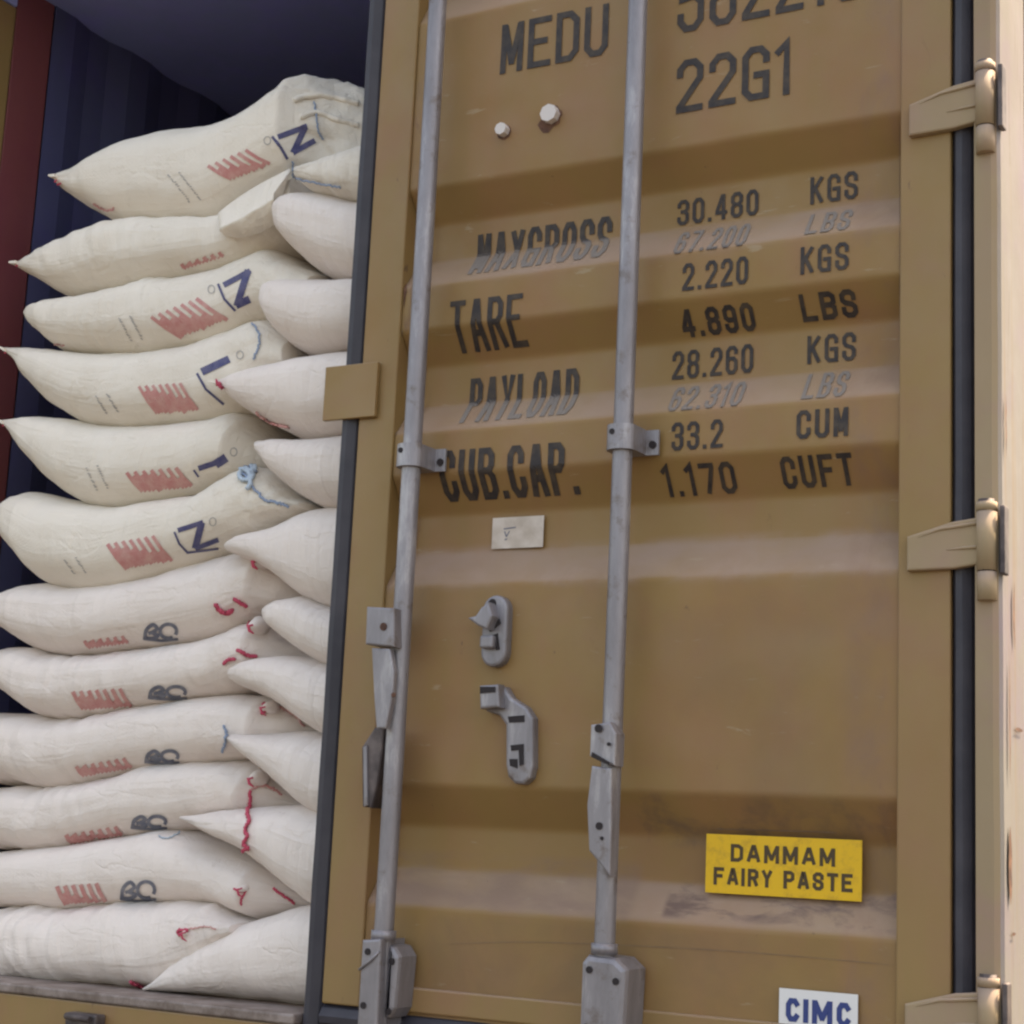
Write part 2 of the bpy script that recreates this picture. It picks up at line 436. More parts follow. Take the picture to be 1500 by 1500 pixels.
# cam keepers on the sill under the open half
kx = at(125, 1485, -.03)
kb = MB(); kb.box(kx.x - .035, kx.x + .04, -.045, -.018, -.075, -.040, .004); kb.tube([(kx.x - .028, -.05, -.046), (kx.x + .03, -.05, -.048)], .006)
kb.build('cam_keeper', M['dark_steel'], cont)
kb = MB(); kb.box(kx.x - .06, kx.x + .05, -.040, -.018, -.13, -.085, .004); kb.build('cam_keeper', M['zinc'], cont)

# right corner post: narrow front face, rounded outer edge, side face
PX = XR + .046
pts = [(XR + .008, -.012), (PX - .012, -.014), (PX - .004, -.010), (PX, -.002), (PX + .001, .155), (XR + .010, .155)]
pb = MB(); lo = [pb.bm.verts.new((x, y, -.16)) for x, y in pts]; NZ = 60
prev = lo
for k in range(1, NZ + 1):
    z = -.16 + 2.58 * k / NZ
    cur = [pb.bm.verts.new((x + noise.noise(Vector((0, 0, z * 5 + 3))) * .0016 * (x > PX - .02), y, z)) for x, y in pts]
    for i in range(len(pts)):
        j = (i + 1) % len(pts); pb.bm.faces.new((prev[i], prev[j], cur[j], cur[i]))
    prev = cur
pb.bm.faces.new(lo); pb.bm.faces.new(prev)
post = pb.build('corner_post', M['post'], cont, 'right corner post carrying the hinges')
post.data.materials.append(M['side'])
for p in post.data.polygons:
    if p.normal.x > .6: p.material_index = 1
# scuffs / bare dents on the outer side of the post
sc = MB()
for (y0, y1, z0, z1) in ((.012, .030, .25, .36), (.020, .026, .42, .60), (.05, .058, .62, .72), (.008, .014, .9, 1.0), (.06, .10, .50, .506), (.03, .05, .206, .211)):
    n0 = 8; A = []; B = []
    for k in range(n0 + 1):
        f = k / n0; wv = math.sin(math.pi * f) ** .5 if 0 < f < 1 else .1
        yc = (y0 + y1) / 2 + .004 * noise.noise(Vector((z0 * 9, f * 4, 0))); hw = (y1 - y0) / 2 * wv * (1 + .5 * noise.noise(Vector((f * 6, z0, 2))))
        z = z0 + (z1 - z0) * f
        A.append(sc.bm.verts.new((PX + .0032, yc - hw, z))); B.append(sc.bm.verts.new((PX + .0032, yc + hw, z)))
    for k in range(n0): sc.bm.faces.new((A[k], B[k], B[k + 1], A[k + 1]))
sc.build_each('scuff_mark', M['rust'], cont)

# ---------------------------------------------------------------- the shut right door
SX0, SX1 = .119, 1.043                               # sheet between the two stiles
YO, YI = .004, .049                                   # outer and inner plane of the pressed sheet
BRK = [(-.005, YO), (.191, YO), (.253, YI), (.325, YI), (.393, YO), (.737, YO), (.803, YI), (.869, YI), (.936, YO), (1.013, YO), (1.072, YI), (1.146, YI),
       (1.206, YO), (1.287, YO), (1.349, YI), (1.417, YI), (1.476, YO), (1.805, YO), (1.885, YI), (1.93, YI), (2.0, YO), (2.26, YO)]


def prof_raw(z):
    for (a, ya), (c, yc) in zip(BRK, BRK[1:]):
        if a <= z <= c: return ya + (yc - ya) * (z - a) / (c - a)
    return YO


def prof(z):
    """pressed profile with rounded bends"""
    return sum(prof_raw(z + d) for d in (-.0035, 0, .0035)) / 3


def dent(x, z):
    e = max(0, min(1, min(x - SX0, SX1 - x) / .05))
    return (.0028 * noise.noise(Vector((x * 4, z * 4, 1.7))) + .0012 * noise.noise(Vector((x * 13, z * 13, 5)))) * e * e


def dat(px, py):
    """point of the door sheet seen at a pixel of the photograph"""
    Y = 0.0
    for _ in range(6):
        p = at(px, py, Y); Y = prof(p.z)
    return p


door = MB()
NX = 70
zs = [(-.004 + 2.262 * k / 520,) for k in range(521)]
grid = []
for (z,) in zs:
    row = []; y = prof(z)
    for i in range(NX + 1):
        x = SX0 + (SX1 - SX0) * i / NX
        row.append(door.bm.verts.new((x, y + dent(x, z), z)))
    grid.append(row)
for j in range(len(grid) - 1):
    for i in range(NX):
        f = door.bm.faces.new((grid[j][i], grid[j][i + 1], grid[j + 1][i + 1], grid[j + 1][i])); f.smooth = True
dpanel = door.build('door', M['paint'], cont, 'shut right door with pressed horizontal ribs, stencilled weights and two locking bars')
dpanel['label'] = 'shut right door with pressed horizontal ribs and stencilled weights'


def D(mb, name, m, label=None, smooth=False): return mb.build(name, m, dpanel, label, smooth)


fr = MB(); fr.box(.041, SX0 - .001, -.002, .052, .018, 2.26, .003); D(fr, 'door_stile', M['paint_rim'])
fr = MB(); fr.box(SX1 + .001, 1.124, -.002, .052, .018, 2.26, .003); D(fr, 'door_stile', M['paint_rim'])
fr = MB(); fr.box(.042, 1.122, .054, .060, .004, 2.25); D(fr, 'door_back_sheet', M['blue'])
fr = MB(); fr.box(SX0, SX1, -.003, .050, .018, .058, .003); D(fr, 'door_rail', M['paint_rim'])
# rubber gasket all round (a soft lip, slightly wavy)


def gasket_strip(vertical, c0, c1, a0, a1, y0, y1):
    g = MB(); n0 = 60; prev = None
    sect = [(0, 0), (.2, -.25), (.5, -.3), (.85, -.1), (1, .1), (1, 1), (0, 1)]
    for k in range(n0 + 1):
        a = a0 + (a1 - a0) * k / n0; wv = .0012 * noise.noise(Vector((a * 7, c0 * 9, 0)))
        cur = []
        for u, q in sect:
            c = c0 + (c1 - c0) * u + wv; y = y0 + (y1 - y0) * q
            cur.append(g.bm.verts.new((c, y, a) if vertical else (a, y, c)))
        if prev:
            for i in range(len(sect)):
                j = (i + 1) % len(sect); g.bm.faces.new((prev[i], prev[j], cur[j], cur[i]))
        else: g.bm.faces.new(cur)
        prev = cur
    g.bm.faces.new(prev); return g


D(gasket_strip(True, .0, .040, -.0215, 2.26, .006, .052), 'rubber_gasket', M['rubber'])
D(gasket_strip(True, 1.1245, 1.158, -.004, 2.26, .010, .052), 'rubber_gasket', M['rubber'])
D(gasket_strip(False, -.0215, .0165, .0405, 1.124, .006, .050), 'rubber_gasket', M['rubber'])
# lug plate that laps over the open half
a = at(479, 537, -.01); c = at(553, 610, -.01)
lg = MB(); lg.box(a.x, c.x - .004, -.014, -.004, c.z, a.z - .002, .0015); D(lg, 'lap_plate', M['paint_rim'])

# ---- locking bars
BR, BY = .0165, -.050


def bar_x(px, py): return at(px, py, BY).x


BX1 = .5 * (bar_x(622, 300) + bar_x(574, 1200)); BX2 = .5 * (bar_x(922, 300) + bar_x(889, 1340))


def bar(x):
    b = MB(); pts = [(x + .0010 * math.sin(z * 1.6), BY, z) for z in [-.15 + 2.4 * k / 40 for k in range(41)]]
    b.tube(pts, BR, 20); return b


D(bar(BX1), 'locking_bar', M['zinc']); D(bar(BX2), 'locking_bar', M['zinc'])
print('bars', BX1, BX2)


def disc(b, x, y, z, r, h, n=14):
    vs = []
    for yy in (y, y - h):
        vs.append([b.bm.verts.new((x + r * math.cos(2 * math.pi * k / n), yy, z + r * math.sin(2 * math.pi * k / n))) for k in range(n)])
    for k in range(n):
        b.bm.faces.new((vs[0][k], vs[0][(k + 1) % n], vs[1][(k + 1) % n], vs[1][k]))
    b.bm.faces.new(vs[0]); b.bm.faces.new(vs[1])


def clamp(x, z, h, wl, wr, label):
    """saddle bracket round the bar with a flange each side"""
    b = MB()
    pts = []
    for k in range(13):                                        # half-round saddle section
        q = math.pi * k / 12
        pts.append((x - math.cos(q) * .0245, BY - .004 - math.sin(q) * .020))
    pts = [(x - .0245 - wl, -.0045), (x - .0245 - wl, -.0095), (x - .0250, -.0105)] + pts + [(x + .0250, -.0105), (x + .0245 + wr, -.0095), (x + .0245 + wr, -.0045)]
    lo = [b.bm.verts.new((u, y, z - h / 2)) for u, y in pts]; hi = [b.bm.verts.new((u, y, z + h / 2)) for u, y in pts]
    n0 = len(pts)
    for i in range(n0): b.bm.faces.new((lo[i], lo[(i + 1) % n0], hi[(i + 1) % n0], hi[i]))
    b.bm.faces.new(lo); b.bm.faces.new(hi)
    o = D(b, 'bar_bracket', M['zinc'], label)
    h2 = MB(); disc(h2, x - .008, BY - .0225, z + h * .18, .0048, .0022); disc(h2, x + .0245 + wr * .55, -.0090, z - h * .1, .0065, .004)
    h2.build_each('bracket_bolt', M['hole'], dpanel)
    return o


zc = at(612, 664, -.07).z; clamp(BX1, zc, .040, .004, .020, 'bracket around the left locking bar')
zc = at(912, 638, -.07).z; clamp(BX2, zc, .042, .004, .022, 'bracket around the right locking bar')


def low_guide(x, z1, wl, wr, single):
    """heavy cam bracket at the door foot: a folded cover over the bar, bolted at the side"""
    b = MB()
    if single:
        b.prism([(x - wl, z1 - .15), (x - wl, z1 - .012), (x - wl + .010, z1), (x + wr - .020, z1 - .002), (x + wr, z1 - .018), (x + wr - .004, z1 - .15)], -.074, -.004, .009)
    else:
        b.prism([(x - wl, z1 - .145), (x - wl, z1 - .004), (x + .013, z1), (x + .015, z1 - .145)], -.078, -.004, .004)
        b.prism([(x + .0155, z1 - .128), (x + .0155, z1 - .010), (x + wr - .012, z1 - .012), (x + wr, z1 - .028), (x + wr - .004, z1 - .110), (x + wr - .014, z1 - .126)], -.058, -.004, .008)
        b.tube([(x - wl - .001, -.080, z1 - .052), (x - .004, -.081, z1 - .036), (x + .012, -.079, z1 - .020)], .0022, 8)
    b.box(x - wl - .002, x + wr * .62, -.0765 if single else -.0795, -.006, z1 - .150, z1 - .142, .002)
    D(b, 'bar_bracket', M['zinc'], 'heavy cam bracket at the foot of the door')
    h = MB(); y0 = -.0745 if single else -.0785; y1 = -.0745 if single else -.0585
    for dx, dz, yy in ((-wl * .45, -.022, y0), (-wl * .55, -.108, y0), (wr * .66, -.036, y1), (wr * .62, -.116, y1)): disc(h, x + dx, yy, z1 + dz, .0055, .0014)
    h.build_each('bracket_bolt', M['hole'], dpanel)


z1 = at(560, 1375, -.07).z; low_guide(BX1, z1, .024, .038, False)
z1 = at(880, 1400, -.07).z; low_guide(BX2, z1, .028, .050, True)
# collars where the bar enters the foot brackets
for x, z in ((BX1, at(560, 1368, -.05).z), (BX2, at(888, 1388, -.05).z)):
    b = MB(); b.tube([(x, BY, z - .01), (x, BY, z + .006)], .021, 20); D(b, 'bar_collar', M['zinc'])

# ---- handle of the left bar: hub block, long arm, lower grip
YB = -.075


def P(px, py, Y=YB):
    p = at(px, py, Y); return (p.x, p.z)


b = MB(); b.prism([P(543, 890), P(583, 892), P(583, 949), P(541, 945)], -.088, -.035, .003)
D(b, 'handle_hub', M['zinc'], 'hub block on the left locking bar')
b = MB(); b.prism([P(549, 950), P(576, 951), P(582, 985), P(580, 1020), P(570, 1068), P(556, 1068), P(553, 1030)], -.086, -.074, .003)
D(b, 'locking_handle', M['zinc'], 'long flat handle hanging beside the left locking bar')
b = MB(); b.prism([P(553, 1066, -.05), P(568, 1066, -.05), P(562, 1110, -.05), P(556, 1150, -.05), P(548, 1184, -.05), P(535, 1182, -.05), P(534, 1095, -.05)], -.060, -.028, .004)
D(b, 'handle_grip', M['dark_steel'])  # shade on the slanting grip put into a darker steel colour
b = MB(); b.prism([P(534, 1095, -.06), P(539, 1092, -.06), P(540, 1180, -.06), P(535, 1182, -.06)], -.0645, -.058, .001); D(b, 'handle_rim', M['zinc'])
b = MB(); disc(b, P(577, 1018, -.086)[0], -.0865, P(577, 1018, -.086)[1], .004, .002)
disc(b, P(562, 918, -.088)[0], -.0885, P(562, 918, -.088)[1], .007, .001)
b.build_each('bracket_bolt', M['rust'], dpanel)

# ---- the second bar's handle lies flat along the bar
b = MB(); b.prism([P(868, 1062), P(896, 1058), P(905, 1075), P(903, 1122), P(866, 1108)], -.082, -.050, .003)
D(b, 'handle_hub', M['zinc'], 'hub block on the right locking bar')
b = MB(); b.prism([P(870, 1122), P(899, 1126), P(899, 1200), P(897, 1284), P(866, 1246), P(863, 1180)], -.084, -.062, .003)
D(b, 'locking_handle', M['zinc'], 'flat handle lying along the right locking bar')
b = MB()
for q, r in (((877, 1067), .0065), ((878, 1210), .006), ((882, 1228), .003), ((892, 1090), .003)):
    disc(b, *(lambda e: (e[0], -.0845, e[1]))(P(*q, -.084)), r, .0012)
b.prism([P(868, 1102, -.084), P(892, 1116, -.084), P(892, 1121, -.084), P(867, 1109, -.084)], -.0865, -.083)
b.build_each('bracket_bolt', M['hole'], dpanel)

# ---- handle catches on the sheet


def capsule(cx, z0, z1, r, n=10):
    o = [(cx + r * math.cos(math.pi * k / n), z1 - r + r * math.sin(math.pi * k / n)) for k in range(n + 1)]
    return o + [(cx - r * math.cos(math.pi * k / n), z0 + r - r * math.sin(math.pi * k / n)) for k in range(n + 1)]


def Q(px, py): p = at(px, py, -.012); return (p.x, p.z)


c0 = Q(725, 872); c1 = Q(725, 977)
b = MB(); b.prism(capsule((c0[0] + c1[0]) / 2, c1[1], c0[1], .0245), -.016, .003, .005)
b.prism([Q(727, 885), Q(733, 905), Q(725, 925), Q(712, 920), Q(696, 908), Q(708, 905), Q(716, 893)], -.040, -.014, .004)
b.box(c0[0] - .016, c0[0] + .010, -.030, -.014, c1[1] + .030, c1[1] + .052, .004)
D(b, 'handle_catch', M['zinc'], 'upper handle catch with a forked tongue')
b = MB()
b.prism([Q(712, 936), Q(731, 928), Q(734, 952), Q(729, 953), Q(726, 937), Q(716, 942)], -.0175, -.0155); disc(b, *(lambda e: (e[0], -.0158, e[1]))(Q(723, 884)), .0075, .0012)
b.prism([Q(717, 918), Q(734, 907), Q(736, 914), Q(720, 926)], -.0180, -.0158)
b.build_each('catch_slot', M['hole'], dpanel)
b = MB()
b.prism([Q(711, 1008), Q(741, 1006), Q(750, 1022), Q(772, 1036), Q(782, 1052), Q(782, 1124), Q(778, 1140), Q(768, 1149), Q(755, 1148), Q(745, 1138), Q(742, 1120), Q(742, 1062), Q(732, 1048), Q(713, 1042)], -.016, .003, .005)
b.prism([Q(712, 1006), Q(740, 1004), Q(742, 1038), Q(713, 1040)], -.036, -.014, .004)
D(b, 'handle_catch', M['zinc'], 'lower cranked handle catch')
b = MB(); b.prism([Q(750, 1092), Q(769, 1090), Q(769, 1120), Q(763, 1122), Q(762, 1099), Q(751, 1100)], -.0175, -.0155)
b.prism([Q(714, 1008), Q(736, 1008), Q(736, 1016), Q(714, 1018)], -.0375, -.0355)
b.prism([Q(746, 1050), Q(770, 1048), Q(770, 1058), Q(748, 1059)], -.0172, -.0155); b.prism([Q(748, 1112), Q(760, 1112), Q(760, 1126), Q(749, 1122)], -.0170, -.0155)
b.build_each('catch_slot', M['hole'], dpanel)

# ---- two bolts under the owner code
for (px, py, r) in ((733, 188, .0115), (803, 165, .0165)):
    p = at(px, py, -.012); b = MB(); disc(b, p.x, .004, p.z, r, .017, 8)
    o = D(b, 'bolt_head', M['bolt'], smooth=False)
    b = MB(); ring = []
    n0 = 18
    for k in range(n0):
        q = 2 * math.pi * k / n0; rr = r * (1.25 + .35 * noise.noise(Vector((k * .8, px, 0)))) + (.010 if q > math.pi * 1.05 and q < math.pi * 1.5 and px > 790 else 0)
        ring.append(b.bm.verts.new((p.x + rr * math.cos(q), .0022, p.z + rr * math.sin(q) - .002)))
    b.bm.faces.new(ring); D(b, 'rust_ring', M['rust'])

# ---------------------------------------------------------------- hinges


def hinge(name, zc, zs):
    """hinge blade on the stile, knuckle on the post, lugs above and below"""
    x0 = SX1 + .018; xk = XR + .026; yk = -.026
    b = MB(); hh = .040
    # blade: outline dips toward the free end
    top = [(x0, zc - .014 + zs), (x0 + .03, zc - .004 + zs), (x0 + .07, zc + .020), (x0 + .1, zc + .030), (xk, zc + hh - .006)]
    bot = [(xk, zc - hh + .004), (x0 + .1, zc - hh + .0), (x0 + .05, zc - hh - .004), (x0, zc - hh - .002)]
    b.prism([(x0, zc - hh - .002)] + [(x0, zc + .010)] + [(x0 + .07, zc + .030), (xk, zc + hh - .004)] + [(xk, zc - hh + .006), (x0 + .07, zc - hh - .001)], -.015, -.0025, .003)
    # raised weld ribs across the blade
    b.tube([(x0 + .012, -.0138, zc + .006), (x0 + .05, -.0150, zc + .019), (x0 + .112, -.0165, zc + .026)], [.001, .0026, .003], 8)
    b.tube([(x0 + .06, -.0145, zc - .013), (x0 + .085, -.0155, zc - .011), (x0 + .112, -.016, zc - .010)], [.001, .0022, .0028], 8)
    D(b, 'hinge_blade', M['post'])
    k = MB(); k.tube([(xk, yk + .012, zc - hh - .006), (xk, yk + .012, zc + hh + .002)], .0150, 18)
    k.tube([(xk, yk + .012, zc + hh + .003), (xk, yk + .012, zc + hh + .016)], .0155, 18)
    D(k, 'hinge_knuckle', M['post'])
    k = MB(); k.tube([(xk, yk + .012, zc - hh - .028), (xk, yk + .012, zc + hh + .0205)], .0125, 14)
    k.box(PX + .0005, PX + .008, -.022, .004, zc - hh - .012, zc + hh + .010, .002)
    k.build('hinge_pin', M['dark_steel'], cont)
    k = MB(); k.tube([(xk, yk + .012, zc - hh - .050), (xk, yk + .012, zc - hh - .008)], .0142, 18)
    k.build('hinge_lug', M['post'], cont)


for i, (px, py) in enumerate(((1440, 142), (1440, 790), (1440, 1492))): hinge('hinge', at(px, py, -.02).z, 0)

# ---------------------------------------------------------------- stencilled lettering
GL = {
    'A': [[(0, 0), (.42, 1), (.58, 1), (1, 0)], [(.17, .3), (.83, .3)]],
    'B': [[(0, 0), (0, 1), (.7, 1), (1, .88), (1, .64), (.75, .53), (0, .53)], [(.7, .53), (1, .4), (1, .12), (.7, 0), (0, 0)]],
    'C': [[(1, .72), (1, .86), (.72, 1), (.28, 1), (0, .86), (0, .14), (.28, 0), (.72, 0), (1, .14), (1, .28)]],
    'D': [[(0, 0), (0, 1), (.65, 1), (1, .84), (1, .16), (.65, 0), (0, 0)]],
    'E': [[(1, 1), (0, 1), (0, 0), (1, 0)], [(0, .52), (.8, .52)]],
    'F': [[(1, 1), (0, 1), (0, 0)], [(0, .52), (.8, .52)]],
    'G': [[(1, .76), (1, .86), (.72, 1), (.28, 1), (0, .86), (0, .14), (.28, 0), (1, 0), (1, .46), (.55, .46)]],
    'K': [[(0, 0), (0, 1)], [(1, 1), (.05, .42)], [(.3, .6), (1, 0)]],
    'L': [[(0, 1), (0, 0), (1, 0)]],
    'M': [[(0, 0), (0, 1)], [(.06, 1), (.5, .16)], [(.5, .16), (.94, 1)], [(1, 1), (1, 0)]],
    'O': [[(0, .16), (0, .84), (.3, 1), (.7, 1), (1, .84), (1, .16), (.7, 0), (.3, 0), (0, .16)]],
    'P': [[(0, 0), (0, 1)], [(.1, 1), (.7, 1), (1, .88), (1, .58), (.7, .46), (.1, .46)]],
    'R': [[(0, 0), (0, 1)], [(.1, 1), (.7, 1), (1, .88), (1, .6), (.7, .48), (.1, .48)], [(.6, .48), (1, 0)]],
    'S': [[(1, .74), (1, .87), (.72, 1), (.28, 1), (0, .87), (0, .66), (.2, .55), (.8, .46), (1, .34), (1, .13), (.72, 0), (.28, 0), (0, .13), (0, .26)]],
    'T': [[(0, 1), (1, 1)], [(.5, 1), (.5, 0)]],
    'U': [[(0, 1), (0, .14), (.28, 0), (.72, 0), (1, .14), (1, 1)]],
    'X': [[(0, 0), (1, 1)], [(0, 1), (1, 0)]],
    'Y': [[(0, 1), (.5, .46), (1, 1)], [(.5, .48), (.5, 0)]],
    '0': [[(0, .16), (0, .84), (.3, 1), (.7, 1), (1, .84), (1, .16), (.7, 0), (.3, 0), (0, .16)]],
    '1': [[(.15, .8), (.6, 1), (.6, 0)]],
    '2': [[(0, .76), (0, .86), (.28, 1), (.72, 1), (1, .86), (1, .64), (0, .05), (0, 0), (1, 0)]],
    '3': [[(0, .8), (0, .88), (.28, 1), (.72, 1), (1, .87), (1, .65), (.75, .53), (.4, .53)], [(.7, .53), (1, .4), (1, .13), (.72, 0), (.28, 0), (0, .12), (0, .22)]],
    '4': [[(.75, 0), (.75, 1), (.6, 1), (0, .32), (0, .25), (1, .25)]],
    '5': [[(1, 1), (.05, 1), (.05, .56), (.7, .60), (1, .46), (1, .14), (.7, 0), (.28, 0), (0, .14), (0, .24)]],
    '6': [[(1, .8), (1, .87), (.72, 1), (.28, 1), (0, .86), (0, .14), (.28, 0), (.72, 0), (1, .14), (1, .44), (.72, .56), (.05, .56)]],
    '7': [[(0, 1), (1, 1), (1, .92), (.4, 0)]],
    '8': [[(.28, .53), (0, .65), (0, .87), (.28, 1), (.72, 1), (1, .87), (1, .65), (.72, .53), (.28, .53), (0, .4), (0, .13), (.28, 0), (.72, 0), (1, .13), (1, .4), (.72, .53)]],
    '9': [[(0, .2), (0, .13), (.28, 0), (.72, 0), (1, .14), (1, .86), (.72, 1), (.28, 1), (0, .86), (0, .58), (.28, .46), (.95, .46)]],
}


def ribbon(bm, pts, th, place, nseg=.005, ncross=3, ext=False):
    """flat ribbon of width th along a 2D polyline, mitred; place(x, z) -> 3D"""
    P2 = [Vector(p) for p in pts]
    closed = (P2[0] - P2[-1]).length < 1e-6
    if closed: P2 = P2[:-1]
    if ext and not closed:
        a = (P2[0] - P2[1]).normalized(); c = (P2[-1] - P2[-2]).normalized()
        ka = .5 if abs(a.x) < .2 or abs(a.y) < .2 else .28; kc = .5 if abs(c.x) < .2 or abs(c.y) < .2 else .28
        P2[0] = P2[0] + a * th * ka; P2[-1] = P2[-1] + c * th * kc
    n0 = len(P2); off = []
    for i in range(n0):
        a = P2[i - 1] if (i > 0 or closed) else None
        c = P2[(i + 1) % n0] if (i < n0 - 1 or closed) else None
        d1 = (P2[i] - a).normalized() if a is not None else None
        d2 = (c - P2[i]).normalized() if c is not None else None
        if d1 is None: nn = Vector((-d2.y, d2.x)); k = 1
        elif d2 is None: nn = Vector((-d1.y, d1.x)); k = 1
        else:
            n1 = Vector((-d1.y, d1.x)); n2 = Vector((-d2.y, d2.x)); s = n1 + n2
            if s.length < .2: nn = n1; k = 1
            else: nn = s.normalized(); k = min(1 / max(nn.dot(n1), .3), 2.0)
        off.append(nn * k * th / 2)
    idx = list(range(n0)) + ([0] if closed else [])
    for a, c in zip(idx, idx[1:]):
        L = (P2[c] - P2[a]).length; m0 = max(1, int(L / nseg))
        rows = []
        for k in range(m0 + 1):
            f = k / m0; p = P2[a].lerp(P2[c], f); o = off[a].lerp(off[c], f)
            rows.append([place(p.x + o.x * s, p.y + o.y * s) for s in [-1 + 2 * q / ncross for q in range(ncross + 1)]])
        vr = [[bm.verts.new(q) if q is not None else None for q in r] for r in rows]
        for k in range(m0):
            for q in range(ncross):
                vs = (vr[k][q], vr[k][q + 1], vr[k + 1][q + 1], vr[k + 1][q])
                if None not in vs: bm.faces.new(vs)


def stencil(text, lb, rt, wch, th, lt=None, mark='lettering'):
    """text between the pixel of its lower left corner and of its upper right corner"""
    p0 = dat(*lb); p1 = dat(*rt)
    x0, x1, z0, z1 = p0.x, p1.x, p0.z, p1.z
    h = z1 - z0
    units = [(.35 if ch == '.' else .55 if ch == ' ' else .62 if ch == '1' else 1.0) for ch in text]
    gap = .30 if th < .009 else .22
    tot = sum(units) + gap * (len(text) - 1); cw = (x1 - x0) / tot
    x = x0; bm = MB(); li = 0
    for ch, u in zip(text, units):
        wd = cw * u
        if ch == '.':
            pl = [[(x + wd * .5, z0), (x + wd * .5, z0 + th * 1.1)]]
        elif ch == ' ': pl = []
        else:
            pl = [[(x + th / 2 + (wd - th) * a, z0 + th / 2 + (h - th) * c) for a, c in line] for line in GL[ch]]
            if ch == '1': pl = [[(x + wd * .1, z1 - h * .2), (x + wd * .62, z1 - th * .3), (x + wd * .62, z0 + th * .5)]]
        for line in pl:
            li += 1; dy = .0014 + .0001 * (li % 4)
            ribbon(bm.bm, line, th, lambda X, Z: Vector((X, prof(Z) + dent(X, Z) - dy, Z)), .006, 3, ext=ch not in '.')
        x += wd + cw * gap
    # make all letter faces look outward
    o = bm.build(mark, M['ink'], dpanel)
    me = o.data
    bmx = bmesh.new(); bmx.from_mesh(me)
    for f in bmx.faces:
        if f.normal.y > 0: f.normal_flip()
    bmx.to_mesh(me); bmx.free()
    return o


T1, T2, T3 = .0118, .0100, .0064
TXT = [('MEDU', (733, 110), (893, 5), T1), ('582219', (992, 50), (1265, -95), T1), ('22G1', (990, 167), (1163, 58), T1),
       ('MAXGROSS', (684, 402), (898, 316), T2), ('TARE', (670, 519), (766, 429), T2), ('PAYLOAD', (672, 620), (850, 539), T2), ('CUB.CAP.', (655, 736), (842, 646), T2 + .0015),
       ('30.480', (992, 331), (1112, 277), T3), ('KGS', (1187, 300), (1257, 250), T3), ('67.200', (985, 373), (1103, 327), T3), ('LBS', (1178, 344), (1252, 306), T3),
       ('2.220', (1000, 427), (1097, 375), T3), ('KGS', (1173, 403), (1244, 354), T3), ('4.890', (1004, 496), (1101, 443), T3 + .001), ('LBS', (1178, 473), (1251, 423), T3 + .001),
       ('28.260', (985, 557), (1105, 504), T3), ('KGS', (1183, 534), (1254, 486), T3), ('62.310', (977, 603), (1097, 559), T3), ('LBS', (1173, 585), (1248, 543), T3),
       ('33.2', (984, 661), (1060, 614), T3), ('CUM', (1167, 644), (1243, 596), T3 + .0006), ('1.170', (977, 729), (1073, 676), T3 + .001), ('CUFT', (1150, 717), (1246, 663), T3 + .001)]
for s, lb, rt, th in TXT: stencil(s, lb, rt, 1, th)


GL['c'] = [[(1, .80), (.74, 1), (.26, 1), (0, .78), (0, .22), (.26, 0), (.74, 0), (1, .20)]]
GL['I'] = [[(.5, 0), (.5, 1)]]


def stroke_text(txt, x0, x1, z0, z1, y, th, m, name):
    wd = {'I': .28, ' ': .45, 'M': 1.18 if th < .008 else 1.45, 'A': 1.08}
    gap = .30; u = [wd.get(c, 1.0) for c in txt]; cw = (x1 - x0) / (sum(u) + gap * (len(txt) - 1)); x = x0; b = MB(); n0 = 0
    for ch, q in zip(txt, u):
        for line in GL.get(ch, []):
            n0 += 1
            pts = [(x + th / 2 + (cw * q - th) * p[0], z0 + th / 2 + (z1 - z0 - th) * p[1]) for p in line]
            ribbon(b.bm, pts, th, lambda X, Z: Vector((X, y - .0002 * (n0 % 3), Z)), .02, 1, ext=True)
        x += cw * (q + gap)
    o = b.build(name, m, dpanel); me = o.data; q = bmesh.new(); q.from_mesh(me)
    for f in q.faces:
        if f.normal.y > 0: f.normal_flip()
    q.to_mesh(me); q.free(); return o


# yellow placard
yp = .030
a = at(1035, 1222, yp); c = at(1262, 1320, yp); e = at(1035, 1308, yp); z_t, z_b = .342, .240
z_t = .5 * (a.z + at(1262, 1230, yp).z); z_b = .5 * (e.z + c.z)
b = MB(); b.box(a.x, c.x, yp, yp + .002, z_b, z_t); D(b, 'placard', M['yellow'], 'yellow placard printed in black')
hh = z_t - z_b; ww = c.x - a.x
stroke_text('DAMMAM', a.x + ww * .165, a.x + ww * .835, z_b + hh * .545, z_b + hh * .845, yp - .0005, .0056, M['pblack'], 'placard_text')
stroke_text('FAIRY PASTE', a.x + ww * .055, a.x + ww * .945, z_b + hh * .14, z_b + hh * .44, yp - .0005, .0056, M['pblack'], 'placard_text')
# maker's sticker
a = at(1142, 1447, 0); c = at(1257, 1455, 0)
b = MB(); b.box(a.x, c.x, -.0012, .0006, .058, a.z); D(b, 'sticker', M['white'], 'white sticker with blue letters')
b0 = at(1150, 1494, 0)
stroke_text('cIMc', a.x + .011, c.x - .010, a.z - .047, a.z - .013, -.0017, .0080, M['lblue'], 'sticker_text')
